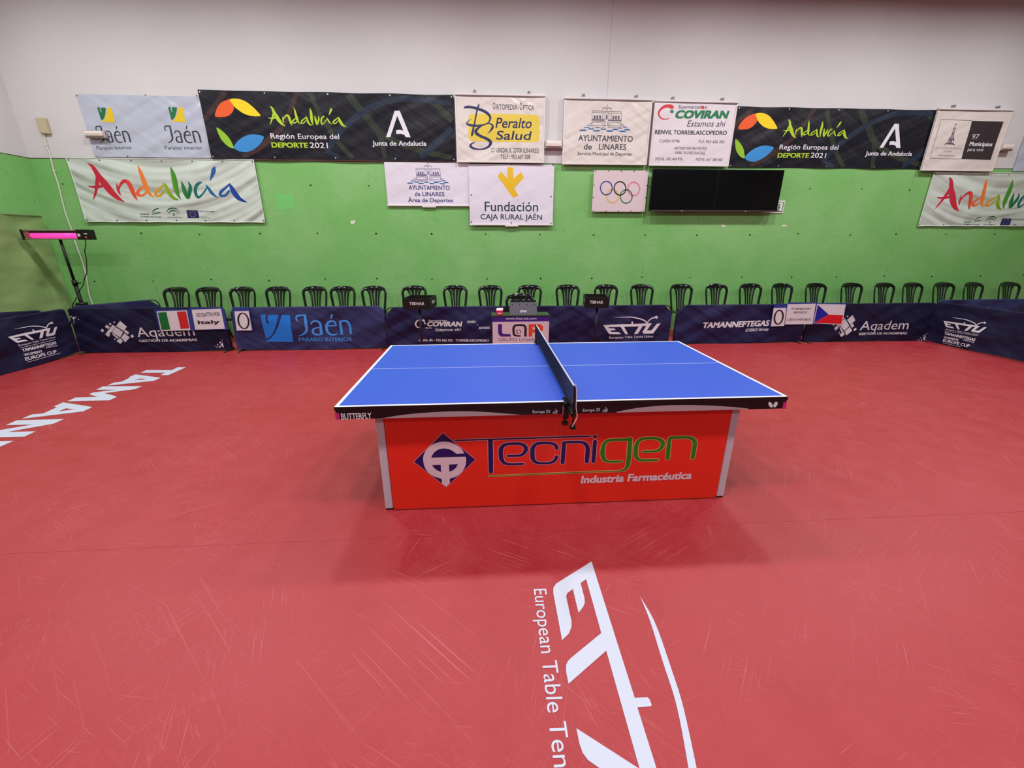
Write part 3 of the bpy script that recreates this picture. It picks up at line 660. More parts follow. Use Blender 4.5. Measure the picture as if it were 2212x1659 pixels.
box('bottom_pole', (R[0]-.01, 4.962, R[2]-.02), (R[1], 4.985, R[2]), frame_m, t, .004)
box('pole_clip', ((R[0]+R[1])/2-.12, 4.958, R[2]-.04), ((R[0]+R[1])/2+.12, 4.985, R[2]-.015), frame_m, t, .004)
t, S, R = banner('banner', 'white square banner with a yellow three-pronged arrow', [(1013, 354), (1197, 356), (1194, 486), (1014, 483)], 4.955, wcl, amp=.004)
k = S.crop(800, 180, .19892)
Ink(S, .0016).poly(k, [(1488, 912), (1550, 912), (1552, 1038), (1635, 962), (1667, 1025), (1560, 1138), (1607, 1218), (1550, 1242), (1383, 1010), (1418, 957), (1490, 1038)]).build('arrow_emblem', mat('ink_amber', (228, 188, 30), .5), t)
ik = Ink(S, .0016); ik.text(k, 'Fundación', (1243, 1387), (1820, 1390), 102, .004); ik.text(k, 'CAJA RURAL JAÉN', (1198, 1475), (1862, 1482), 55, .012); ik.build('lettering', mat('ink_deep_green', (28, 62, 62), .5), t)
for u, v in ((1095, 1210), (1962, 1228), (1097, 1505), (1530, 1513), (1960, 1520), (1535, 878), (1985, 885), (1078, 868)):
    q = S.P(*k(u, v), .002); mk('eyelet', *cyl_geo(q, q+Vector((0, -.006, 0)), .011, 8), dark_eye, t)
box('bottom_pole', (R[0]-.01, 4.942, R[2]-.02), (R[1]+.01, 4.965, R[2]), frame_m, t, .004)
box('pole_clip', ((R[0]+R[1])/2-.12, 4.94, R[2]-.04), ((R[0]+R[1])/2+.12, 4.97, R[2]-.015), frame_m, t, .004)

# --- board with the five rings
S = Surf((0, 4.93, 0), (1, 0, 0), (0, 0, 1)); A0, A1, B0, B1 = rect_from([(1283, 367), (1401, 369), (1393, 458), (1279, 457)], S)
t = thing('ring_board', 'pinkish-white board with five coloured rings, left of the dark screens', 'sign', ((A0+A1)/2, 4.96, B0))
box('board', (A0, 4.932, B0), (A1, 4.95, B1), mat('board_pinkish', (214, 200, 204), .5), t, .003)
for xx in (A0+.12, A1-.12): box('wall_batten', (xx-.02, 4.95, B0+.1), (xx+.02, WY-.004, B1-.1), frame_m, t)
k = S.crop(1190, 180, .19892); blk = mat('ink_black', (30, 30, 36), .5)
for cx_, cy_, mm in ((602, 1137, mat('ring_blue', (54, 70, 140), .5)), (750, 1140, blk), (900, 1145, mat('ring_pink', (214, 132, 136), .5)), (670, 1222, mat('ring_yellow', (222, 182, 86), .5)), (818, 1228, mat('ring_green', (50, 120, 92), .5))):
    Ink(S, .001).stroke(k, [(cx_+64*math.cos(a*math.pi/16), cy_+73*math.sin(a*math.pi/16), 11) for a in range(32)], sub=1, closed=True).build('ring', mm, t)
for i in range(5):
    for v in (B0+.012, B1-.012): q = Vector((A0+.03+(A1-A0-.06)*i/4, 4.932, v)); mk('screw', *cyl_geo(q, q+Vector((0, -.004, 0)), .009, 8), dark_eye, t)
for v in (.35, .65):
    for x in (A0+.012, A1-.012): q = Vector((x, 4.932, B0+(B1-B0)*v)); mk('screw', *cyl_geo(q, q+Vector((0, -.004, 0)), .009, 8), dark_eye, t)

# --- two wall screens side by side
YT = 4.86; S = Surf((0, YT, 0), (1, 0, 0), (0, 0, 1)); A0, A1, B0, B1 = rect_from([(1411, 364), (1697, 367), (1677, 458), (1403, 455)], S)
scr = mat('screen_glass', (6, 6, 7), .12, .35); bez = mat('screen_bezel', (8, 8, 9), .3)
mid = (A0+A1)/2
for a, b, lb in ((A0, mid, 'left one of two black flat screens mounted edge to edge'), (mid, A1, 'right one of two black flat screens, next to the exit sign')):
    t = thing('wall_screen', lb, 'screen', ((a+b)/2, WY-.05, B0), 'flat screens on the wall')
    box('casing', (a, YT+.004, B0), (b, YT+.05, B1), bez, t, .006)
    box('panel', (a+.012, YT, B0+.022), (b-.012, YT+.006, B1-.012), scr, t)
    box('chin', (a, YT-.004, B0-.004), (b, YT+.02, B0+.018), mat('chin_brown', (70, 54, 56), .3), t, .003)
    box('maker_badge', ((a+b)/2-.02, YT-.007, B0+.002), ((a+b)/2+.02, YT-.003, B0+.01), mat('badge_silver', (190, 180, 180), .4), t)
    box('wall_mount', ((a+b)/2-.2, YT+.05, B0+.15), ((a+b)/2+.2, WY, B1-.15), bez, t)
# --- exit sign
S = Surf((0, 4.985, 0), (1, 0, 0), (0, 0, 1)); k = S.crop(1570, 200, .29024)
xa, za = k(436, 898); xb, zb = k(436, 806); x1 = S.px(1694, 446)[0]; x0 = x1-.42; z0 = k(400, 897)[1]; z1 = k(400, 805)[1]
t = tag(box('exit_sign', (x0, 4.985, z0), (x1, 4.997, z1), mat('sign_white', (224, 236, 222), .5), None, .002, origin=(x1, 4.99, z0)), 'green running-man exit sign half hidden behind the right screen', 'sign')
box('green_field', (x0+.02, 4.983, z0+.02), (x1-.02, 4.986, z1-.02), mat('sign_dark_green', (30, 70, 46), .5), t)
dw = x1-.085
Ink(S, .004).poly(lambda a, b: (a, b), [(dw, z0+.035), (dw+.05, z0+.035), (dw+.05, z1-.03), (dw-.03, z1-.03), (dw-.03, z1-.06), (dw, z1-.06)]).build('doorway', mat('sign_white', (224, 236, 222), .5), t)
ik = Ink(S, .0045); I_ = lambda a, b: (dw-.045+a*(z1-z0), z0+b*(z1-z0))
ik.disc(I_, .05, .76, .07); ik.stroke(I_, [(.0, .68, .1), (-.03, .45, .12)], sub=1)
for st in ([(-.03, .47, .08), (.1, .33, .07), (.08, .16, .06)], [(-.03, .47, .08), (-.1, .3, .07), (-.26, .26, .06)], [(.0, .66, .06), (.14, .55, .05), (.22, .62, .05)], [(-.0, .66, .06), (-.16, .6, .05), (-.2, .45, .05)]): ik.stroke(I_, st, sub=1)
ik.build('running_figure', mat('sign_white', (224, 236, 222), .5), t)

# --- emergency lights
lens = mat('lamp_lens', (226, 216, 210), .15, .6); shell = mat('lamp_shell', (186, 178, 176), .35)
def emergency(px0, px1, lab, y=4.88, yb=WY):
    S = Surf((0, y, 0), (1, 0, 0), (0, 0, 1)); a0, b0 = S.px(*px0); a1, b1 = S.px(*px1)
    t = thing('emergency_light', lab, 'light', ((a0+a1)/2, WY, b0), 'emergency lights high on the wall')
    box('base', (a0, y+.035, b0), (a1, yb, b1), shell, t, .008)
    box('lens', (a0+.015, y, b0+.02), (a1-.015, y+.05, b1-.01), lens, t, .02)
    box('tube_lamp', (a0+.05, y-.004, b0+.5*(b1-b0)), (a1-.05, y+.004, b0+.62*(b1-b0)), mat('tube_pale', (240, 236, 230), .2), t, .001)
    box('seal', (a0-.003, y+.045, b0-.003), (a1+.003, y+.055, b1+.003), mat('seal_grey', (140, 125, 128), .5), t)
emergency((180, 296), (220, 281), 'white emergency light in front of the grey banner at left', yb=4.972)
emergency((1178, 319), (1216, 302), 'pale emergency light between the yellow sign and town hall sign')
emergency((2166, 324), (2197, 310), 'pale emergency light right of the tower sign')

# --- wall box with white cable
S = Surf((0, 4.96, 0), (1, 0, 0), (0, 0, 1)); q = [S.px(*p) for p in ((76, 254), (98, 254), (107, 289), (87, 289))]
t = thing('wall_box', 'beige flat wall box in the left corner above the green paint', 'wall box', (q[3][0], 4.98, q[3][1]))
cx0 = (q[0][0]+q[3][0])/2; cx1 = (q[1][0]+q[2][0])/2
box('cover', (cx0, 4.955, q[2][1]), (cx1, WY, q[0][1]), mat('beige_plastic', (186, 178, 144), .5), t, .008)
box('cover_lip', (cx0+.012, 4.952, q[2][1]+.012), (cx1-.012, 4.957, q[0][1]-.012), mat('beige_plastic2', (190, 182, 150), .5), t)
S = Surf((0, 4.985, 0), (1, 0, 0), (0, 0, 1)); kf = S.crop(30, 480, .120558); kA = S.crop(0, 160, .27125)
pts = [kA(350, 480), kA(368, 560), kA(400, 650), kA(430, 770), kA(470, 900), kA(520, 1100), kA(570, 1240), kf(1090, 330), kf(1220, 700), kf(1300, 980), kf(1350, 1300), kf(1420, 1500)]
pts = [(a, 4.985, b) for a, b in pts]+[(pts[-1][0]+.02, 4.985, .02)]
o = tube('cable', pts, .012, mat('cable_white', (206, 216, 196), .5), None, 8, False, 4, origin=pts[-1]); tag(o, 'thin white cable running down the green wall behind the heater', 'cable')
for i in (1, 3): box('cable_clip', (pts[i][0]-.02, 4.975, pts[i][2]-.01), (pts[i][0]+.02, WY, pts[i][2]+.01), frame_m, o)

# ================================================================== chairs
chair_m = mat('black_resin', (14, 20, 17), .1, .7)
def chair_parts():
    def mp(s, z):
        return Vector((s, .205+.115*((z-.44)/.475)-.05*(s/.22)**2*(.4+.6*min(1, max(0, (z-.44)/.4))), z))
    def bar(pts, th=.016, sub=5):
        P = catmull(pts, sub); V = []; F = []; n = len(P); K = 8
        for i, (s, z, w_) in enumerate(P):
            a = P[max(0, i-1)]; b = P[min(n-1, i+1)]; dx, dz = b[0]-a[0], b[1]-a[1]; L = math.hypot(dx, dz) or 1e-9; nx, nz = -dz/L, dx/L
            for q in range(K):
                an = 2*math.pi*q/K; c, sn = math.cos(an)*w_/2, math.sin(an)*th/2; p = mp(s+nx*c, z+nz*c); V.append(p+Vector((0, sn, 0)))
        for i in range(n-1):
            for q in range(K): F.append([i*K+q, i*K+(q+1) % K, (i+1)*K+(q+1) % K, (i+1)*K+q])
        F += [list(range(K-1, -1, -1)), [(n-1)*K+q for q in range(K)]]
        return V, F
    parts = []
    arch = bar([(-.165, .42, .044), (-.178, .55, .043), (-.194, .68, .043), (-.204, .78, .044), (-.2, .832, .048), (-.17, .866, .058), (-.12, .88, .068), (-.05, .884, .076), (0, .885, .078), (.05, .884, .076), (.12, .88, .068), (.17, .866, .058), (.2, .832, .048), (.204, .78, .044), (.194, .68, .043), (.178, .55, .043), (.165, .42, .044)], .022)
    parts.append(('backrest', arch))
    for sgn in (-1, 1):
        parts.append(('slat', bar([(sgn*.128, .882, .085), (sgn*.104, .85, .062), (sgn*.083, .79, .042), (sgn*.07, .7, .035), (sgn*.062, .58, .032), (sgn*.056, .42, .031)], .016)))
        parts.append(('slat', bar([(sgn*.044, .88, .1), (sgn*.036, .85, .07), (sgn*.028, .79, .043), (sgn*.023, .7, .034), (sgn*.02, .58, .031), (sgn*.0185, .42, .031)], .016)))
    bm = bmesh.new(); bxm(bm, (-.2, -.22, .415), (.2, .215, .445), .014)
    bmesh.ops.subdivide_edges(bm, edges=bm.edges[:], cuts=2, use_grid_fill=True)
    for v in bm.verts:
        if v.co.z > .435: v.co.z -= .012*max(0, 1-(v.co.x/.19)**2)*max(0, 1-(v.co.y/.2)**2)
        if v.co.y < -.15: v.co.z -= .012*((-.15-v.co.y)/.07)**2
    for i, v in enumerate(bm.verts): v.index = i
    parts.append(('seat', ([v.co.copy() for v in bm.verts], [[v.index for v in f.verts] for f in bm.faces]))); bm.free()
    for sx in (-1, 1):
        for y0, y1 in ((-.185, -.235), (.18, .3)):
            parts.append(('leg', tube_geo([(sx*.175, y0, .42), (sx*.19, y0+(y1-y0)*.4, .25), (sx*.215, y1, 0)], [.03, .023, .018], 8)))
    return parts
CP = chair_parts()
def make_chair(label, loc, rz, group):
    t = thing('resin_chair', label, 'chair', (0, 0, 0), group)
    for n, g in CP: mk(n, *g, chair_m, t, True)
    t.location = loc; t.rotation_euler = (0, 0, rz); return t
def dup(root, loc, rz, label):
    r = root.copy(); COL.objects.link(r); r.location = loc; r.rotation_euler = (0, 0, rz); r['label'] = label
    for ch in list(root.children):
        c = ch.copy(); COL.objects.link(c); c.parent = r
    return r
CHX = [382, 451.5, 525.5, 600.5, 678.5, 742, 808.5, 895.5, 982.5, 1060, 1142.5, 1224.5, 1306, 1384.5, 1469.5, 1546, 1618.5, 1688.5, 1761, 1837, 1906.5, 1967, 2031.5, 2097, 2172.5]
HINT = ['just right of the folded end of the spare barrier at far left', 'behind the Italy name card', 'behind the left zero card', 'fourth from the left, over the blue emblem barrier', 'fifth from the left, over the word Jaén', 'sixth from the left, over the end of the word Jaén',
        'seventh from the left, at the right end of the blue emblem barrier', 'partly hidden by the left black towel box', 'ninth from the left, right of the left towel box', 'tenth from the left, left of the umpire chair', 'directly behind the umpire chair', 'first to the right of the umpire chair',
        'partly hidden by the right black towel box', 'first right of the right towel box', 'at the gap between the two barriers right of the table', 'second right of the barrier gap', 'third right of the barrier gap', 'behind the right zero card', 'behind the name card beside the Czech flag',
        'first right of the Czech flag card', 'second right of the Czech flag card', 'third right of the Czech flag card', 'fourth right of the Czech flag card, near the barrier corner', 'second from the right picture edge', 'nearest the right picture edge']
SC = Surf((0, 4.78, 0), (1, 0, 0), (0, 0, 1)); first = None
for x, h in zip(CHX, HINT):
    X = SC.px(x, 614)[0]; lab = 'black resin chair, '+h; rz = random.uniform(-.06, .06)
    if first is None: first = make_chair(lab, (X, 4.46, 0), rz, 'black resin chairs in a row along the wall')
    else: dup(first, (X, 4.46+random.uniform(-.015, .015), 0), rz, lab)
u = dup(first, (.04, 3.12, 0), 0.0, 'black resin umpire chair behind the small scoreboard table'); del u['group']; u.name = 'umpire_chair'

# ================================================================== court barriers
navy_cloth = mat('navy_cover', (27, 26, 70), .62, .3, bump=('cloth', 1.6, 1.0, .09))
navy_cloth_b = mat('navy_cover_washed', (44, 48, 94), .62, .3, bump=('cloth', 1.6, 1.0, .08))
navy_cloth_d = mat('navy_cover_dark', (21, 21, 55), .62, .3, bump=('cloth', 1.6, 1.0, .1))
tube_m = mat('black_tube', (16, 18, 18), .4, .5)
def barrier(label, o, ua, L, h, m, cut=(.1, .1), feet=(1, 1), amp=.012, z0=.012):
    seed = random.random()*20
    hh = h
    def disp(a, b):
        f = max(0, min(1, (hh-b)/.25))
        return .012+amp*f*(1.2+.75*math.sin(a*4.2+b*5+seed)+.45*math.sin(a*8.7-b*6+seed*1.7))
    S = Surf(o, ua, (0, 0, 1), disp); ua = S.ua; n = S.n
    t = thing('court_barrier', label, 'barrier', Vector(o)+ua*L/2, 'navy cloth barriers around the court')
    W0 = lambda a, z, off=0: Vector(o)+ua*a+Vector((0, 0, z))+n*off
    r = .09; loop = []
    for (ca, cz, s0) in ((L-r, h-r, 0), (r, h-r, 90), (r, .03+r, 180), (L-r, .03+r, 270)):
        for q in range(5):
            an = math.radians(s0+90*q/4); loop.append(W0(ca+r*math.cos(an), cz+r*math.sin(an), -.004))
    tube('frame', loop, .009, tube_m, t, 8, True)
    for a in [q for q, on in zip((.05, L-.05), feet) if on]:
        mk('foot', *tube_geo([W0(a, .012, .13), W0(a, .012, 0), W0(a, .012, -.16)], .011, 6), tube_m, t, True)
    nu, nv = 80, 17
    vmap = {nv: 1, nv-1: .996, nv-2: .985, nv-3: .96}
    def P(u, v, front):
        v = vmap.get(round(v*nv), v*nv/(nv-4)*.93)
        u2 = .5-.5*math.cos(u*math.pi) if False else u
        a = -.014+(L+.028)*u2; e = min(a, L-a); ct = cut[0] if a < L/2 else cut[1]
        top = h+.012-(max(0, ct-e-.014)+(.012 if ct > .04 and e < ct else 0)); bot = z0+.007*math.sin(a*3+seed)+(.02*(1-max(0, e)/.2) if e < .2 else 0)
        b = bot+(top-bot)*v; dd = disp(a, b) if front else -.014-.6*(disp(a+1, b)-.012)
        if v == 1: dd = .0
        elif v == .996: dd = .008 if front else -.009
        return W0(a, b, dd)
    mk('cover', *join(sheet_geo(lambda u, v: P(u, v, True), nu, nv), sheet_geo(lambda u, v: P(1-u, v, False), nu, nv)), m, t, True)
    return t, S
def bpx(x, y, Y=3.75, z=None): return Surf((0, Y, 0), (1, 0, 0), (0, 0, 1)).px(x, y)[0]
wi = mat('ink_white', (222, 224, 232), .5); ink_jb = mat('ink_bright_blue', (24, 122, 222), .5); ink_jl = mat('ink_light_blue', (66, 146, 232), .5)
YB = 3.75
# back row, left to right.  a = 0 at the left end of each barrier
def back(label, x0, x1, h, m, cut, y=YB): return (*barrier(label, (x0, y, 0), (1, 0, 0), x1-x0, h, m, cut), x0)
# 1: left corner
t1, S1, xo1 = back('barrier with white square cluster emblem, behind the Italy cards', -6.9, -4.62, .70, navy_cloth_d, (.02, .04))
kR = S1.crop(200, 670, .13562)
AQ = [[(462, 168), (575, 257), (517, 330), (398, 247)], [(392, 262), (508, 345), (455, 430), (325, 348)], [(343, 228), (388, 255), (320, 345), (285, 366), (225, 372), (260, 325)], [(218, 382), (255, 352), (300, 378), (272, 425)], [(320, 372), (340, 366), (435, 435), (412, 455)],
      [(545, 303), (612, 350), (585, 380), (525, 340)], [(528, 360), (618, 428), (540, 508), (470, 432)], [(455, 437), (500, 490), (458, 532), (393, 490)], [(245, 225), (300, 262), (268, 295), (220, 262)], [(302, 198), (328, 217), (305, 238), (283, 217)], [(370, 174), (386, 187), (370, 201), (355, 187)],
      [(178, 288), (207, 322), (180, 348), (146, 318)], [(660, 375), (690, 408), (660, 437), (628, 407)], [(368, 443), (384, 458), (368, 474), (354, 458)]]
def aqadem(t, S, m):
    ik = Ink(S, .0022); poly_set(ik, m, AQ); ik.build('emblem', wi, t)
    ik = Ink(S, .0022); ik.text(m, 'Aqadem', (755, 420), (1650, 398), 150, -.004); ik.text(m, 'GESTIÓN DE ACADEMIAS', (778, 500), (1680, 482), 36, .03); ik.build('lettering', wi, t)
    ik = Ink(S, .0022); poly_set(ik, m, [[(2085, 510), (2105, 592), (2050, 548)], [(2045, 495), (2062, 512), (2045, 528), (2028, 510)], [(2042, 562), (2060, 578), (2040, 592), (2020, 576)], [(2005, 532), (2017, 542), (2003, 552), (1990, 542)], [(1995, 570), (2008, 582), (1993, 588), (1982, 582)], [(2072, 482), (2082, 492), (2072, 500), (2063, 492)], [(1962, 558), (1970, 565), (1962, 572), (1954, 565)], [(2078, 460), (2085, 467), (2078, 474), (2070, 467)]]); ik.build('corner_squares', wi, t)
aqadem(t1, S1, kR)
kF = S1.crop(0, 470, .23508); ik = Ink(S1, .0022); poly_set(ik, kF, [[(685, 908), (700, 922), (685, 936), (670, 922)], [(662, 900), (668, 908), (660, 916), (652, 908)], [(705, 905), (710, 911), (705, 917), (699, 911)], [(728, 928), (734, 934), (728, 940), (722, 934)], [(688, 945), (695, 952), (688, 958), (681, 952)], [(686, 966), (690, 970), (686, 975), (682, 970)]]); ik.build('corner_squares', wi, t1)
# 2
t2, S2, _ = back('washed-out blue barrier with a bright blue emblem and light blue word', -4.5, -2.14, .692, navy_cloth_b, (.07, .05))
kS = S2.crop(560, 670, .099458)
Ink(S2, .0022).poly(kS, JA_L).build('emblem', ink_jb, t2); Ink(S2, .0022).poly(kS, JA_R).build('emblem', ink_jb, t2)
ik = Ink(S2, .0022)
for st in JA_T: ik.stroke(kS, st, sub=5)
ik.text(kS, 'PARAISO INTERIOR', (885, 665), (2030, 665), 80, .01); ik.build('lettering', ink_jl, t2)
# 3
t3, S3, _ = back('barrier with a white supermarket slogan, left of the umpire table', -2.1, .22, .672, navy_cloth, (.12, .02))
kH = S3.crop(820, 590, .19892)
ik = Ink(S3, .0022); ik.stroke(kH, [(452, 500, 4), (412, 515, 14), (393, 550, 17), (410, 582, 14), (442, 590, 6)]); ik.stroke(kH, [(462, 505, 10), (480, 512, 24), (492, 528, 10)]); ik.disc(kH, 493, 542, 12, 9); ik.build('emblem', wi, t3)
ik = Ink(S3, .0022)
for a in (('Supermercados', (532, 518), (735, 518), 14, .02, .1), ('COVIRAN', (518, 573), (897, 573), 48, .05, .22), ('RENVIL', (500, 601), (572, 601), 14, .02, .1), ('Estamos ahí', (608, 628), (886, 621), 32, .012, .2), ('ISABEL', (955, 538), (1050, 539), 24, .02), ('Y', (1058, 569), (1070, 569), 15, .02), ('ANTONIO', (1077, 606), (1196, 603), 24, .02), ('c, Jaén, 86 - 953 626 305 . TORREBLASCOPEDRO', (430, 736), (1187, 739), 25, .02)): ik.text(kH, *a)
ik.build('lettering', wi, t3)
# 4
t4, S4, _ = back('barrier with the white ETTU logo, right of the umpire table', .3, 2.62, .668, navy_cloth, (.02, .12))
ETTU = [(175, 465), (780, 435), (1070, 432), (1075, 360), (1100, 350), (1125, 362), (1125, 430), (1560, 415), (1730, 412), (1570, 640), (1720, 635), (1890, 425), (2005, 415), (1770, 735), (1470, 740), (1435, 710), (1440, 670), (1555, 495), (1440, 497), (1310, 700), (1270, 745), (1155, 750), (1310, 510), (835, 517), (965, 750), (880, 748), (840, 700), (725, 520), (340, 530), (365, 565), (510, 570), (545, 590), (572, 618), (405, 630), (430, 680), (650, 682), (700, 710), (738, 748), (385, 752), (350, 730)]
def ettu(t, S, m, txt=True):
    ik = Ink(S, .0022); ik.poly(m, ETTU); ik.stroke(m, [(500, 215, 3), (800, 217, 20), (1050, 212, 28), (1200, 235, 34), (1350, 270, 36), (1480, 320, 38), (1555, 375, 36), (1590, 425, 26)])
    ik.stroke(m, [(1575, 405, 26), (1650, 312, 36), (1740, 250, 40), (1860, 215, 46)]); ik.disc(m, 1872, 220, 46); ik.build('emblem', wi, t)
    ik = Ink(S, .0022); ik.text(m, 'European Table Tennis Union', (365, 893), (1760, 858), 72, .0022); ik.build('lettering', wi, t)
kQ = S4.crop(1290, 670, .067812); ettu(t4, S4, kQ)
# 5
t5, S5, _ = back('barrier with a white bold italic word, left of the right zero card', 2.74, 5.0, .66, navy_cloth, (.12, .02))
kI = S5.crop(1200, 590, .22604); ik = Ink(S5, .0022); ik.text(kI, 'TAMANNEFTEGAS', (1395, 521), (2035, 500), 50, .045, .15); ik.text(kI, 'OTEKO Group', (1800, 556), (2026, 545), 26, .03, .1); ik.build('lettering', wi, t5)
# 6
t6, S6, _ = back('barrier with white square cluster emblem, behind the Czech flag card', 5.08, 7.335, .66, navy_cloth_d, (.02, .02))
kU = S6.crop(1770, 660, .17179)
aqadem(t6, S6, affine2(shift(kR, 0, 0), (462, 168), kU(405, 118), (1680, 482), kU(1068, 355)))
# side barriers
tl, SL = barrier('side barrier at the left edge with ETTU and Europe Cup print', (-6.935, 1.33, 0), (0, 1, 0), 2.36, .70, navy_cloth_d, cut=(.02, .02), feet=(1, 0))
kV = SL.crop(0, 690, .081374)
ettu(tl, SL, affine2(kQ, (1880, 175), kV(1318, 62), (380, 755), kV(420, 625)))
kVm = affine2(kQ, (1880, 175), kV(1318, 62), (380, 755), kV(420, 625))
def side_text(t, S, k, rows, lines):
    ik = Ink(S, .0022)
    for r_ in rows: ik.text(k, *r_)
    for a, b, w_ in lines: ik.stroke(k, [(*a, w_), (*b, w_)], sub=1)
    ik.build('lettering', wi, t)
side_text(tl, SL, kV, [('TAMANNEFTEGAS', (540, 862), (1470, 648), 74, .04), ('OTEKO Group', (1180, 768), (1495, 700), 34, .03), ("WOMEN'S", (580, 975), (1062, 872), 62, .035), ('EUROPE CUP', (612, 1095), (1482, 885), 84, .03)], [((485, 755), (1430, 537), 10), ((640, 1138), (1580, 890), 10)])
tr, SR = barrier('side barrier at the right edge with ETTU and Europe Cup print', (7.375, 3.735, 0), (0, -1, 0), 2.36, .68, navy_cloth_d, cut=(.02, .02), feet=(0, 1))
kW = SR.crop(1770, 660, .17179)
ettu(tr, SR, affine2(kQ, (1880, 175), kW(2098, 205), (380, 755), kW(1625, 272)))
side_text(tr, SR, kW, [('TAMANNEFTEGAS', (1592, 362), (1980, 447), 32, .04), ('OTEKO Group', (1828, 436), (1972, 468), 14, .03), ("WOMEN'S", (1580, 410), (1765, 446), 26, .035), ('EUROPE CUP', (1568, 452), (1912, 526), 36, .03)], [((1600, 318), (2015, 382), 3), ((1570, 470), (1800, 518), 4)])
# spare barriers behind the court
barrier('spare navy barrier standing slanted behind the left corner, its tube end showing', (-6.96, 3.9, 0), (.64, .8, 0), 1.07, .71, navy_cloth, cut=(.02, .13), feet=(0, 1))
barrier('spare navy barrier between the left side barrier and the left wall', (-7.66, 3.3, 0), (.84, .42, 0), .6, .70, navy_cloth_d, cut=(.04, .04))
tb, Sb = barrier('spare navy barrier behind the right corner with a bit of blue print', (7.46, 3.8, 0), (1, .02, 0), 2.33, .70, navy_cloth_b, cut=(.04, .04))
q = Sb.px(2131, 663); qs = kS(1588, 88); m = shift(kS, q[0]-qs[0], q[1]-qs[1]); ik = Ink(Sb, .0022)
for st in JA_T: ik.stroke(m, st, sub=5)
ik.build('lettering', ink_jl, tb)

# ================================================================== cards hung on the barriers
sleeve_m = mat('sleeve_blue', (44, 62, 142), .35, .5); card_m = mat('card_white', (222, 218, 226), .4)
def card(name, label, k, S, sl, cd, cat='card'):
    P4 = [k(*p) for p in sl]; a0, a1, b0, b1 = (P4[0][0]+P4[3][0])/2, (P4[1][0]+P4[2][0])/2, (P4[2][1]+P4[3][1])/2, (P4[0][1]+P4[1][1])/2
    t = thing(name, label, cat, S.P((a0+a1)/2, b0))
    Y = S.o.y
    box('sleeve', (a0, Y, b0), (a1, Y+.006, b1), sleeve_m, t, .002)
    box('hanging_hook', (a0+.01, Y+.0, b1-.004), (a1-.01, Y+.03, b1+.004), sleeve_m, t)
    Ink(S, .0015).poly(k, cd).build('card_sheet', card_m, t)
    return t
SK = Surf((0, 3.69, 0), (1, 0, 0), (0, 0, 1)); kG = SK.crop(300, 590, .25316); kJ = SK.crop(1640, 590, .25859)
t = card('flag_card', 'green white and red flag card hung on the left barrier', kG, SK, [(140, 318), (438, 305), (465, 490), (170, 498)], [(152, 325), (410, 318), (440, 485), (188, 495)], 'flag card')
for c, pts, n in (((18, 112, 50), [(163, 336), (235, 332), (270, 480), (195, 485)], 'flag_green'), ((200, 42, 44), [(325, 329), (402, 325), (432, 470), (358, 476)], 'flag_red')): Ink(SK, .003).poly(kG, pts).build('stripe', mat(n, c, .5), t)
t = card('name_card', 'white name card reading Italy, right of the tricolour flag card', kG, SK, [(438, 305), (735, 296), (750, 478), (465, 490)], [(450, 312), (700, 303), (735, 475), (482, 483)])
ik = Ink(SK, .003); ik.text(kG, 'ASD QUATTRO MORI', (495, 372), (692, 364), 32, .005); ik.text(kG, 'Italy', (510, 434), (690, 428), 28, .03); ik.build('lettering', blk, t)
t = card('score_card', 'cream card with a zero on the left barriers', kG, SK, [(795, 296), (940, 292), (968, 490), (825, 493)], [(815, 325), (938, 322), (965, 488), (835, 490)], 'score card')
def zero(k, cx_, cy_, rx, ry, wd, t, sh=0):
    Ink(SK, .003).stroke(k, [(cx_+rx*math.cos(a*math.pi/16)+sh*ry*math.sin(a*math.pi/16), cy_+ry*math.sin(a*math.pi/16), wd*(.6+.4*abs(math.cos(a*math.pi/16)))) for a in range(32)], sub=1, closed=True).build('numeral', blk, t)
zero(kG, 893, 407, 44, 66, 15, t, .12)
t = card('score_card', 'cream card with a zero on the right barriers', kJ, SK, [(122, 262), (235, 258), (212, 442), (95, 447)], [(120, 292), (226, 290), (208, 440), (98, 445)], 'score card')
zero(kJ, 162, 368, 35, 58, 14, t, -.12)
t = card('name_card', 'white name card reading Czech Republic, between zero and flag', kJ, SK, [(239, 250), (478, 246), (450, 428), (216, 430)], [(237, 260), (472, 254), (445, 426), (215, 428)])
ik = Ink(SK, .003); ik.text(kJ, 'TT MORAVSKY', (265, 308), (432, 306), 17, .008); ik.text(kJ, 'KRUMLOV', (285, 336), (398, 335), 17, .008); ik.text(kJ, 'CZECH REPUBLIC', (232, 396), (430, 394), 17, .008); ik.build('lettering', mat('ink_charcoal', (48, 52, 62), .5), t)
t = card('flag_card', 'flag card with blue triangle over white and red', kJ, SK, [(482, 250), (724, 256), (694, 434), (448, 420)], [(482, 258), (722, 262), (692, 432), (452, 418)], 'flag card')
Ink(SK, .003).poly(kJ, [(488, 264), (578, 345), (458, 415)]).build('blue_triangle', mat('flag_blue', (28, 32, 160), .5), t)
Ink(SK, .003).poly(kJ, [(578, 346), (700, 350), (686, 424), (460, 415)]).build('red_stripe', mat('flag_scarlet', (218, 24, 34), .5), t)

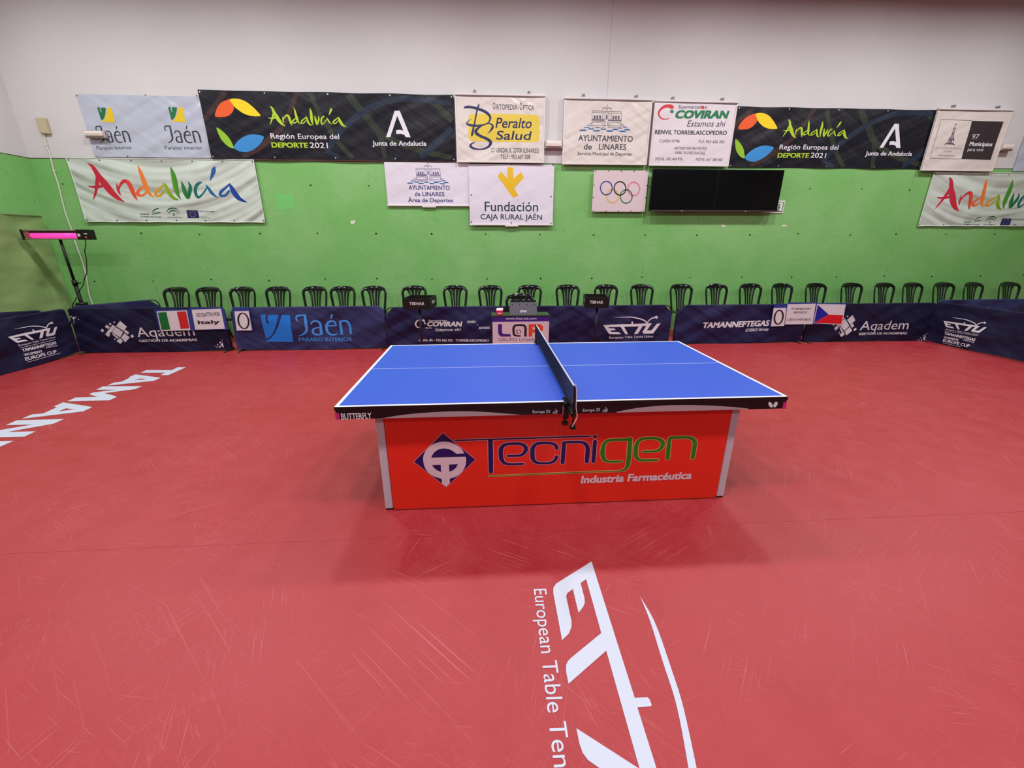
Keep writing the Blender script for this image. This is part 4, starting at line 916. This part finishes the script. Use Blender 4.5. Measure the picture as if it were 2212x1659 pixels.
# ================================================================== umpire table and what stands on it
UX0, UX1, UY0, UY1, UZ = -.40, .385, 2.60, 2.87, .72
t = thing('umpire_table', 'small table with white sponsor front behind the net', 'table', ((UX0+UX1)/2, (UY0+UY1)/2, 0))
box('table_top', (UX0-.01, UY0-.01, UZ-.015), (UX1+.01, UY1, UZ), mat('dark_green_top', (42, 66, 38), .45), t, .003)
for x in (UX0, UX1-.02): box('side_panel', (x, UY0+.012, 0), (x+.02, UY1-.01, UZ-.015), mat('panel_black', (20, 18, 24), .5), t)
box('front_panel', (UX0, UY0, .02), (UX1, UY0+.012, UZ-.015), mat('front_white', (222, 208, 222), .5), t)
S = Surf((0, UY0, 0), (1, 0, 0), (0, 0, 1)); k = S.crop(1055, 600, .090416)
box('top_band', (UX0, UY0-.001, UZ-.088), (UX1, UY0+.001, UZ-.015), mat('band_purple', (64, 32, 140), .5), t)
ik = Ink(S, .002); ik.text(k, 'www.linared.com', (412, 1000), (1145, 1000), 58, .004); ik.build('lettering', wi, t, 'white web address')
Ink(S, .002).poly(k, [(232, 1108), (325, 1108), (325, 1300), (345, 1338), (390, 1342), (518, 1342), (540, 1405), (310, 1405), (262, 1380), (232, 1320)]).build('emblem', mat('ink_purple', (70, 34, 140), .5), t, 'purple letter L')
ik = Ink(S, .002); ik.stroke(k, [(772, 1388, 34), (690, 1386, 38), (618, 1360, 50), (602, 1280, 54), (602, 1200, 54), (640, 1142, 50), (745, 1130, 44), (850, 1142, 50), (886, 1200, 58), (886, 1300, 58), (886, 1405, 58)]); ik.stroke(k, [(735, 1332, 14), (690, 1320, 16), (672, 1290, 18), (680, 1256, 14), (745, 1248, 14), (768, 1275, 14), (766, 1335, 14)]); ik.build('emblem', mat('ink_brownish', (44, 26, 36), .5), t, 'dark at-sign letter')
Ink(S, .002).poly(k, [(962, 1108), (1240, 1108), (1305, 1160), (1305, 1240), (1250, 1300), (1320, 1405), (1220, 1405), (1150, 1308), (1050, 1308), (1045, 1405), (962, 1405)], [[(1052, 1180), (1220, 1180), (1220, 1238), (1052, 1238)]]).build('emblem', mat('ink_vermilion', (226, 78, 40), .5), t, 'orange letter R')
ik = Ink(S, .002); ik.text(k, 'GRUPO LINARED', (235, 1512), (1275, 1512), 66, -.012); ik.build('lettering', mat('ink_grey', (120, 112, 128), .5), t, 'thin grey lettering')
# score flipper
SY = 2.64; S = Surf((0, SY, 0), (1, 0, 0), (0, 0, 1)); k = S.crop(1055, 600, .090416)
a0, b1 = k(512, 612); a1, b0 = k(1160, 885); b0 = UZ
t = thing('score_flipper', 'grey flip-number scoreboard standing on the umpire table', 'scoreboard', ((a0+a1)/2, SY+.06, UZ))
gm = mat('flipper_grey', (92, 92, 104), .45)
V = [(a0, SY, b0), (a1, SY, b0), (a1, SY+.15, b0), (a0, SY+.15, b0), (a0, SY+.05, b1), (a1, SY+.05, b1), (a1, SY+.1, b1), (a0, SY+.1, b1)]
mk('stand', V, [[0, 1, 5, 4], [2, 3, 7, 6], [1, 2, 6, 5], [3, 0, 4, 7], [4, 5, 6, 7], [3, 2, 1, 0]], gm, t)
for i in range(4):
    x = a0+.035+(a1-a0-.07)*i/3; mk('rivet', *cyl_geo((x, SY+.043, b1-.022), (x, SY+.038, b1-.022), .006, 8), tube_m, t)
for i in range(5):
    x = a0+.04+(a1-a0-.08)*i/4
    box('number_flap', (x-.03, SY+.06, b1+.006), (x+.03, SY+.066, b1+.035), blk, t)
    tube('flap_ring', [(x+.02*math.cos(j*math.pi/6), SY+.07+.0*j, b1+.012+.025*math.sin(j*math.pi/6)) for j in range(12)], .002, mat('chrome', (200, 200, 205), .2, .5, 1), t, 6, True)
Sf = Surf((0, SY, b0), (1, 0, 0), (0, .05/(b1-b0), 1)); Ink(Sf, .002).text(lambda x, y: (a0+(a1-a0)*(x-512)/648, (b1-b0)*(885-y)/275), 'STAG', (755, 828), (915, 828), 45, .05, .25).build('lettering', wi, t)
# small pink box
t = thing('ball_box', 'small pink and red box with open white lid, left of the scoreboard', 'box', (-.31, 2.63, UZ))
box('carton', (-.345, 2.605, UZ), (-.255, 2.68, UZ+.062), mat('carton_pink', (196, 44, 78), .5), t, .003)
box('white_label', (-.33, 2.603, UZ+.018), (-.27, 2.6055, UZ+.036), card_m, t)
V = [(-.345, 2.66, UZ+.062), (-.255, 2.66, UZ+.062), (-.245, 2.70, UZ+.085), (-.335, 2.70, UZ+.085), (-.345, 2.661, UZ+.06), (-.255, 2.661, UZ+.06), (-.245, 2.702, UZ+.083), (-.335, 2.702, UZ+.083)]
mk('open_lid', V, [[0, 1, 2, 3], [7, 6, 5, 4], [0, 4, 5, 1], [1, 5, 6, 2], [2, 6, 7, 3], [3, 7, 4, 0]], mat('lid_pale', (214, 204, 206), .5), t)

# ================================================================== towel boxes
box_m = mat('towel_box_black', (18, 13, 16), .5)
def towel_box(label, cx_, y0, x0, x1, rot, tilt_label):
    z0, z1 = .785, .925; dep = .42; cen = ((x0+x1)/2, y0+dep/2, 0); th = .012
    t = thing('towel_box', label, 'box', (cen[0], cen[1], 0), 'black towel boxes on poles')
    for nm, lo, hi in (('front_wall', (x0, y0, z0), (x1, y0+th, z1)), ('back_wall', (x0, y0+dep-th, z0), (x1, y0+dep, z1)), ('side_wall', (x0, y0+th, z0), (x0+th, y0+dep-th, z1)), ('side_wall', (x1-th, y0+th, z0), (x1, y0+dep-th, z1)), ('bottom', (x0, y0, z0-.01), (x1, y0+dep, z0))):
        box(nm, lo, hi, box_m, t, 0, rot, cen)
    mk('pole', *cyl_geo((cen[0], y0+.1, .02), (cen[0], y0+.1, z0-.01), .016, 10), tube_m, t, True)
    box('base_plate', (cen[0]-.16, y0-.06, 0), (cen[0]+.16, y0+.26, .02), tube_m, t, .004)
    R_ = Matrix.Rotation(rot, 3, 'Z'); c3 = Vector(cen); o = R_ @ (Vector((x0, y0, z0))-c3)+c3; ux = R_ @ Vector((1, 0, 0))
    S = Surf(o, ux, (0, 0, 1)); W_ = x1-x0; H_ = z1-z0
    I1 = lambda x, y: (x*W_, y*H_)
    ik = Ink(S, .001); s0 = (.25 if tilt_label > 0 else .2)
    V_, F_ = text_geo('TIBHAR', .02); V_, F_ = ([(x+ex*.02, y) for ex in (0,) for x, y in V_], [[i+j*len(V_) for i in f] for j in range(1) for f in F_]); e0, e1 = ext(V_); kx = .56*W_/(e1-e0); ky = .28*H_/CAPH
    ik.add([(s0*W_+(x-e0)*kx, .38*H_+y*ky) for x, y in V_], F_); ik.build('lettering', wi, t)
    if tilt_label > 0: o2 = o+ux*W_; S = Surf(o2, R_ @ Vector((0, 1, 0)), (0, 0, 1))
    else: o2 = o+(R_ @ Vector((0, 1, 0)))*dep; S = Surf(o2, R_ @ Vector((0, -1, 0)), (0, 0, 1))
    kx = .4*dep/(e1-e0); ik = Ink(S, .001); ik.add([(.3*dep+(x-e0)*kx, .38*H_+y*ky) for x, y in V_], F_); ik.build('lettering', wi, t)
towel_box('black towel box on a pole, left of the umpire table', 0, 2.84, -1.625, -1.24, -.12, 1)
towel_box('black towel box on a pole, right of the umpire table', 0, 2.82, .965, 1.30, -.16, -1)

# ================================================================== heater
HY = 4.3; S = Surf((0, HY, 0), (1, 0, 0), (0, 0, 1)); k = S.crop(30, 480, .120558)
hx0 = (k(130, 140)[0]+k(210, 320)[0])/2; hx1 = (k(1375, 135)[0]+k(1415, 300)[0])/2; hz1 = k(700, 135)[1]; hz0 = k(700, 312)[1]; pxc = k(1000, 880)[0]
t = thing('patio_heater', 'pink glowing infrared heater bar on a black tripod stand', 'heater', (pxc, HY, 0))
alu = mat('heater_alu', (176, 168, 160), .3, .5, .7); bk = mat('heater_black', (14, 12, 14), .4)
box('reflector_back', (hx0+.05, HY+.045, hz0+.01), (hx1-.05, HY+.06, hz1-.01), alu, t)
box('top_rail', (hx0+.02, HY-.03, hz1-.018), (hx1-.12, HY+.06, hz1), alu, t, .004)
box('bottom_rail', (hx0+.02, HY-.03, hz0), (hx1-.12, HY+.06, hz0+.014), alu, t, .004)
box('end_cap', (hx0, HY-.04, hz0-.004), (hx0+.03, HY+.07, hz1+.004), bk, t, .01)
box('control_cap', (hx1-.2, HY-.04, hz0-.002), (hx1, HY+.07, hz1+.004), bk, t, .01)
box('side_plate', (hx0+.03, HY-.02, hz0+.014), (hx0+.11, HY+.05, hz1-.018), mat('heater_pinkish', (160, 96, 96), .4), t)
box('inner_shade', (hx0+.11, HY-.01, hz1-.05), (hx1-.2, HY+.05, hz1-.018), mat('heater_dark_inner', (66, 30, 44), .4), t)
mk('glow_tube', *cyl_geo((hx0+.12, HY+.01, (hz0+hz1)/2-.012), (hx1-.205, HY+.01, (hz0+hz1)/2-.012), (hz1-hz0)*.28, 12), mat('heater_glow', (236, 60, 160), .4, emit=1.0), t, True)
box('square_button', (hx1-.178, HY-.044, hz0+.045), (hx1-.142, HY-.039, hz0+.088), card_m, t); box('red_switch', (hx1-.075, HY-.044, hz0+.022), (hx1-.05, HY-.039, hz0+.05), mat('switch_red', (226, 70, 50), .4), t)
box('white_mark', (hx1-.08, HY-.043, hz0+.08), (hx1-.03, HY-.039, hz0+.092), card_m, t)
zc = k(1085, 1080)[1]; zt = k(1200, 1450)[1]
mk('upper_pole', *cyl_geo((pxc, HY+.02, zc), (pxc, HY+.02, hz0+.01), .019, 10), bk, t, True)
mk('lower_pole', *cyl_geo((pxc, HY+.02, .35), (pxc, HY+.02, zc), .026, 10), bk, t, True)
mk('collar', *join(cyl_geo((pxc, HY+.02, zc-.05), (pxc, HY+.02, zc+.03), .034, 10), cyl_geo((pxc+.03, HY+.02, zc-.01), (pxc+.09, HY+.02, zc-.01), .012, 8)), bk, t, True)
mk('tripod_hub', *cyl_geo((pxc, HY+.02, zt-.03), (pxc, HY+.02, zt+.005), .075, 12), bk, t, True)
for an in (200, 320, 80):
    dx, dy = math.cos(math.radians(an)), math.sin(math.radians(an))
    mk('leg', *tube_geo([(pxc+dx*.07, HY+.02+dy*.07, zt-.02), (pxc+dx*.3, HY+.02+dy*.3, .25), (pxc+dx*.42, HY+.02+dy*.42, .012)], .013, 8), bk, t, True)
cp = [k(1290, 310), k(1300, 420), k(1280, 510), k(1305, 640), k(1315, 780), k(1318, 900), k(1290, 975), k(1265, 1050), k(1250, 1130), k(1200, 1200), k(1160, 1270)]
tube('power_cord', [(a, HY-.01, b) for a, b in cp], .006, bk, t, 6, False, 4)
cp = [k(1140, 1340), k(1120, 1400), k(1075, 1470), k(1075, 1520), k(1090, 1600)]
tube('power_cord', [(a, HY-.02, b) for a, b in cp]+[(cp[-1][0]+.1, HY-.05, .2), (cp[-1][0]+.15, HY-.1, .01)], .006, bk, t, 6, False, 4)

# ================================================================== the table
TX, TY, TZ = 1.37, .7625, .76
blue = mat('table_blue', (37, 78, 190), .42, .45, bump=('fine', 300, .08, .001)); tl_black = mat('apron_black', (14, 11, 16), .4); tl_white = mat('line_white', (216, 222, 232), .45)
t = thing('tennis_table', 'blue table tennis table with black apron and red skirt', 'table', (0, 0, 0))
for s_ in (-1, 1):
    x0, x1 = (-TX, -.0015) if s_ < 0 else (.0015, TX)
    tt = box('table_top', (x0, -TY, TZ-.022), (x1, TY, TZ), tl_black, t)
    e = .001; box('playing_surface', (x0+e, -TY+e, TZ-.002), (x1-e, TY-e, TZ+.0006), blue, tt)
    xe0, xe1 = (x0+e, x0+.021) if s_ < 0 else (x1-.021, x1-e)
    box('end_line', (xe0, -TY+e, TZ), (xe1, TY-e, TZ+.0014), tl_white, tt)
    for ya, yb in ((-TY+e, -TY+.021), (TY-.021, TY-e), (-.0017, .0017)):
        box('side_line', (x0+e, ya, TZ), (x1-e, yb, TZ+.0013), tl_white, tt)
    ax0, ax1 = (-TX+.004, -.03) if s_ < 0 else (.02, TX-.004)
    for ya, yb in ((-TY+.002, -TY+.03), (TY-.03, TY-.002)):
        ap = box('side_apron', (ax0, ya, TZ-.078), (ax1, yb, TZ-.022), tl_black, t)
    xe0, xe1 = (-TX+.004, -TX+.03) if s_ < 0 else (TX-.03, TX-.004)
    box('end_apron', (xe0, -TY+.03, TZ-.078), (xe1, TY-.03, TZ-.022), tl_black, t)
    xe0, xe1 = (-TX+.001, -TX+.024) if s_ < 0 else (TX-.022, TX-.001)
    box('corner_cap', (xe0, -TY-.001, TZ-.0785), (xe1, -TY+.024, TZ-.037), mat('cap_magenta', (200, 40, 120), .4), t)
S = Surf((0, -TY+.002, 0), (1, 0, 0), (0, 0, 1)); kK = S.crop(700, 720, .25316); kL = S.crop(1150, 720, .25769)
zb = TZ-.0775
def low(m): return lambda x, y: (m(x, y)[0], max(zb, m(x, y)[1]))
silver = mat('ink_silver', (176, 170, 176), .35, .5, .3)
up = [(455, 733), (600, 706), (800, 682), (1050, 667), (1250, 665), (1450, 676), (1685, 696)]
P_ = [kK(*p) for p in catmull(up, 4)]; Ink(S, .001).poly(lambda a, b: (a, b), [(a, max(b, zb+.0004)) for a, b in P_]+[(P_[-1][0], zb), (P_[0][0], zb)]).build('silver_arc', silver, t)
up = [(705, 658), (850, 630), (1050, 608), (1250, 601), (1450, 604), (1650, 615), (1810, 630)]
P_ = [kL(*p) for p in catmull(up, 4)]; Ink(S, .001).poly(lambda a, b: (a, b), [(a, max(b, zb+.0004)) for a, b in P_]+[(P_[-1][0], zb), (P_[0][0], zb)]).build('silver_arc', silver, t)
ik = Ink(S, .002); ik.text(kK, 'BUTTERFLY', (152, 735), (408, 727), 50, .02); ik.text(kK, 'Europa 25', (1780, 681), (1928, 677), 24, .004); ik.text(kL, 'Europa 25', (422, 656), (565, 651), 24, .004)
for kk, ox, oy in ((kK, 1945, 684), (kL, 582, 658)):
    ik.stroke(kk, [(ox, oy, 2), (ox+50, oy-1, 2)], sub=1); ik.stroke(kk, [(ox+8, oy-8, 4), (ox+18, oy-18, 4), (ox+34, oy-12, 4), (ox+42, oy-22, 4), (ox+30, oy-28, 3), (ox+34, oy-42, 4)], sub=4); ik.stroke(kk, [(ox+12, oy-8, 3), (ox+40, oy-8, 3), (ox+48, oy-28, 3)], sub=4)
ik.build('lettering', tl_white, t)
ik = Ink(S, .002)
for (x, y, a) in ((1995, 598, -.5), (2036, 596, .5)):
    ik.poly(kL, [(x+15*math.cos(q)*math.cos(a)-26*math.sin(q)*math.sin(a), y+15*math.cos(q)*math.sin(a)+26*math.sin(q)*math.cos(a)) for q in [j*math.pi/8 for j in range(16)]])
ik.build('butterfly_emblem', tl_white, t)
# skirt boards and legs
skirt = mat('skirt_red', (230, 44, 26), .42, .45); leg_m = mat('leg_grey', (196, 188, 200), .45)
box('front_skirt', (-1.11, -.70, .006), (1.068, -.685, .682), skirt, t); box('back_skirt', (-1.11, .685, .006), (1.068, .70, .682), skirt, t)
box('skirt_edge', (-1.112, -.702, 0), (1.07, -.683, .007), mat('edge_dark_red', (120, 24, 20), .5), t)
for x in (-1.165, 1.073):
    for y in (-.715, .665):
        lo = box('leg', (x, y+.02, .012), (x+.05, y+.05, .682), leg_m, t, .003)
        box('foot_pad', (x+.003, y+.022, 0), (x+.047, y+.048, .012), tl_black, lo)
box('centre_beam', (-1.1, -.03, .64), (1.06, .03, .682), tl_black, t)
S = Surf((0, -.70, 0), (1, 0, 0), (0, 0, 1)); kX = S.crop(880, 920, .084388); kY = S.crop(990, 925, .14014); kZ = S.crop(1270, 920, .11754)
logo_w = mat('logo_white', (222, 200, 214), .45); logo_n = mat('logo_navy', (32, 14, 92), .45); logo_g = mat('logo_green', (44, 122, 26), .45); rim_p = mat('logo_rim_pink', (226, 150, 150), .45); rim_y = mat('logo_rim_tan', (226, 168, 110), .45)
Ink(S, .001).poly(kX, [(912, 163), (1757, 858), (998, 1577), (148, 915)]).build('diamond_rim', rim_p, t)
Ink(S, .0017).poly(kX, [(912, 182), (1736, 858), (998, 1556), (170, 912)]).build('diamond', logo_n, t)
Ink(S, .0024).poly(kX, catmull([(1458, 700), (1380, 580), (1250, 480), (1100, 418), (940, 397), (760, 425), (600, 500), (480, 620), (415, 760), (408, 900), (450, 1060), (540, 1190), (680, 1285), (880, 1350)], 4)+[(890, 1475), (998, 1548), (1085, 1465), (1085, 1345)]+catmull([(1085, 1345), (1250, 1290), (1390, 1180), (1480, 1030), (1505, 880), (1490, 785)], 4)[1:]+[(612, 810), (640, 740), (700, 660), (800, 595), (940, 570), (1070, 590), (1170, 640), (1255, 710)],
    [[(630, 998), (855, 990), (865, 1180), (740, 1120), (670, 1055)], [(1065, 985), (1295, 975), (1250, 1060), (1180, 1125), (1075, 1170)]]).build('initials_emblem', logo_w, t)
TEC = [[(-40, 186, 24), (1000, 155, 24), (2025, 122, 24)], [(495, 190, 72), (500, 460, 72), (502, 665, 66)],
       [(762, 425, 36), (920, 420, 38), (1000, 395, 50), (1042, 325, 66), (1020, 270, 58), (950, 238, 46), (830, 236, 44), (720, 252, 54), (662, 310, 68), (655, 400, 72), (668, 480, 66), (715, 535, 48), (800, 552, 38), (1000, 547, 36)],
       [(1518, 305, 58), (1500, 262, 52), (1440, 232, 42), (1300, 226, 42), (1200, 242, 52), (1150, 300, 66), (1142, 380, 70), (1150, 470, 64), (1195, 522, 48), (1280, 538, 38), (1400, 533, 38), (1480, 500, 50), (1515, 440, 58)],
       [(1607, 525, 62), (1618, 380, 66), (1628, 225, 60)], [(1640, 215, 42), (1780, 211, 42), (1890, 212, 44), (1965, 245, 56), (1993, 310, 66), (1988, 420, 68), (1980, 510, 62)], [(2106, 205, 62), (2082, 505, 62)], [(2112, 128, 52), (2102, 128, 52)]]
GEN = [[(615, 650, 40), (400, 655, 42), (315, 628, 58), (270, 540, 80), (272, 440, 82), (295, 340, 70), (355, 278, 56), (450, 256, 50), (620, 252, 50), (790, 244, 50)], [(776, 240, 76), (765, 400, 82), (748, 600, 82), (730, 715, 74), (690, 785, 54), (610, 822, 30), (500, 832, 18), (0, 845, 16), (-1820, 921, 14)],
       [(1005, 468, 38), (1230, 462, 42), (1330, 420, 60), (1375, 330, 78), (1340, 262, 64), (1250, 230, 50), (1100, 224, 50), (960, 252, 60), (895, 340, 76), (876, 450, 82), (885, 560, 72), (945, 618, 50), (1020, 630, 42), (1275, 625, 40)],
       [(1463, 590, 74), (1480, 400, 78), (1505, 225, 60)], [(1515, 215, 48), (1700, 209, 50), (1845, 210, 50), (1925, 242, 64), (1963, 310, 78), (1945, 450, 80), (1923, 580, 74)]]
ik = Ink(S, .001); ik2 = Ink(S, .0017)
for st in TEC: ik.stroke(kY, st, grow=22, sub=5); ik2.stroke(kY, st, sub=5, cap=True)
ik.build('lettering_rim', rim_p, t); ik2.build('lettering', logo_n, t, 'navy rounded letters')
ik = Ink(S, .001); ik2 = Ink(S, .0017)
for st in GEN: ik.stroke(kZ, st, grow=26, sub=5); ik2.stroke(kZ, st, sub=5, cap=True)
ik.build('lettering_rim', rim_y, t); ik2.build('lettering', logo_g, t, 'green rounded letters')
Ink(S, .0017).text(kZ, 'Industria Farmacéutica', (-128, 1052), (1903, 966), 128, .04, .12).build('lettering', logo_w, t, 'white bold lettering')

# ================================================================== the net
t = thing('table_net', 'black table tennis net with white top tape across the table', 'net', (0, 0, TZ))
thr = mat('net_thread', (24, 26, 58), .7)
V, F = [], []
def thread(p, q, r):
    g = tube_geo([p, q], r, 3); o = len(V); V.extend(g[0]); F.extend([[i+o for i in f] for f in g[1][:3]])
NH = .1525; y = -.9
while y <= .901: thread((0, y, TZ+.012), (0, y, TZ+NH-.008), .0011); y += .0095
z = TZ+.012
while z < TZ+NH-.01: thread((0, -.905, z), (0, .905, z), .0011); z += .0095
stuff(mk('net_mesh', V, F, thr, t))
mk('top_tape', *sheet_geo(lambda u, v: Vector((.003*math.cos(v*2*math.pi), -.912+1.824*u, TZ+NH-.007+.0075*math.sin(v*2*math.pi))), 8, 8), mat('tape_white', (228, 228, 236), .5), t, True)
box('bottom_tape', (-.003, -.905, TZ+.004), (.003, .905, TZ+.016), mat('net_black', (16, 16, 26), .5), t)
pm = mat('post_black', (14, 15, 16), .35)
for s_ in (-1, 1):
    ya, yb = sorted((s_*.905, s_*.925)); box('post', (-.008, ya, TZ-.02), (.008, yb, TZ+NH+.002), pm, t, .003)
    ya, yb = sorted((s_*.765, s_*.92)); ar = box('clamp_arm', (-.014, ya, TZ-.03), (.014, yb, TZ-.008), pm, t, .004)
    ya, yb = sorted((s_*.71, s_*.9)); box('clamp_plate', (-.03, ya, TZ+.0015), (.03, min(yb, .78) if s_ > 0 else yb, TZ+.008), pm, t) if False else None
    ya, yb = sorted((s_*.70, s_*.80)); box('clamp_plate', (-.028, ya, TZ+.0016), (.02, yb, TZ+.008), pm, t, .002)
    ya, yb = sorted((s_*.765, s_*.79)); box('clamp_jaw', (-.034, ya, TZ-.1), (-.0, yb, TZ+.004), mat('jaw_dark', (26, 28, 26), .4), t, .003)
    for xx, yy in ((-.022, .80), (.012, .86)):
        mk('clamp_screw', *join(cyl_geo((xx, s_*yy, TZ-.115), (xx, s_*yy, TZ-.02), .006, 8), cyl_geo((xx, s_*yy, TZ-.128), (xx, s_*yy, TZ-.112), .02, 14)), pm, t)
box('pink_label', (-.0345, -.79, TZ-.075), (-.0335, -.77, TZ-.02), mat('label_pink', (226, 120, 150), .5), t)
mk('yellow_stop', *cyl_geo((-.004, -.905, TZ-.012), (-.004, -.915, TZ-.012), .007, 8), mat('stop_yellow', (220, 220, 90), .4), t)
Sn = Surf((0, -.928, 0), (1, 0, 0), (0, 0, 1)); kO = Sn.crop(1160, 720, .12658)
tube('tension_cord', [(a, -.928, b) for a, b in (kO(650, 870), kO(668, 920), kO(672, 1080), kO(668, 1270), kO(685, 1400), kO(672, 1465), kO(640, 1520), kO(595, 1600))], .0022, mat('cord_white', (226, 214, 208), .5), t, 6, False, 3)

# ================================================================== writing on the floor
SF = Surf((0, 0, .0006), (1, 0, 0), (0, 1, 0)); fw = mat('floor_print', (190, 198, 214), .5, .3); kP = SF.crop(0, 780, .18987); kN = SF.crop(1000, 1180, .28874)
o = None
def floor_decal(name, lab, fn, loc):
    t = thing(name, lab, 'floor lettering', loc); fn(t); return t
def f1(t):
    for pts, holes in (([(2022, 70), (2118, 70), (1915, 160), (1825, 160), (1880, 133), (1600, 133), (1665, 103), (1955, 103)], []),
                       ([(1540, 152), (1830, 190), (1750, 225), (1215, 280), (1295, 245), (1385, 235), (1480, 188), (1462, 185)], [[(1525, 220), (1605, 198), (1675, 207)]]),
                       ([(1170, 288), (1617, 285), (1535, 320), (1190, 365), (1332, 405), (1245, 447), (765, 458), (860, 415), (1115, 408), (1012, 378), (1060, 358), (1325, 327), (1095, 327)], []),
                       ([(718, 470), (1052, 523), (945, 573), (247, 657), (365, 607), (490, 597), (650, 525), (612, 518)], [[(665, 573), (750, 538), (850, 550)]]),
                       ([(190, 675), (728, 660), (612, 712), (85, 807), (405, 800), (278, 860), (-260, 874), (-160, 812), (375, 722), (68, 730)], []),
                       ([(-400, 925), (158, 907), (0, 975), (-500, 1060), (-640, 1010), (-60, 968), (-520, 980)], [])):
        Ink(SF, .0008).poly(kP, pts, holes).build('letter', fw, t)
floor_decal('floor_lettering', 'white slanted capital letters printed on the red floor at left', f1, (-4.8, 1.8, 0))
def f2(t):
    Ink(SF, .0008).poly(kN, [(962, 115), (1285, 1135), (1380, 1130), (1396, 1145), (1412, 1188), (1405, 1198), (1305, 1207), (1447, 1660), (1530, 1930), (1405, 1930), (1320, 1660), (1072, 782), (790, 1030), (772, 940), (772, 890), (785, 860), (810, 835), (1035, 650), (922, 247), (880, 275), (908, 385), (912, 420), (900, 455), (865, 498), (822, 320), (780, 352), (772, 375), (812, 560), (812, 605), (792, 655), (742, 703), (676, 350), (677, 310), (700, 278)]).build('emblem_letter', fw, t)
    Ink(SF, .0008).poly(kN, [(848, 1362), (1330, 1672), (1480, 1760), (1300, 1850), (1020, 1660), (935, 1600), (895, 1545), (872, 1480)]).build('emblem_letter', fw, t)
    Ink(SF, .0008).poly(kN, catmull([(1325, 375), (1440, 580), (1560, 920), (1650, 1210), (1748, 1660), (1790, 1860)], 5)+catmull([(1715, 1860), (1687, 1660), (1600, 1200), (1490, 850), (1400, 560), (1326, 378)], 5)).build('swoosh', fw, t)
    Ink(SF, .0008).text(kN, 'European Table Tennis Union', (530, 322), (668, 1543), (622, 318), -.004, 0, 'European Table Te').build('lettering', fw, t)
floor_decal('floor_logo', 'large white ETTU logo printed on the red floor in the foreground', f2, (.2, -1.7, 0))
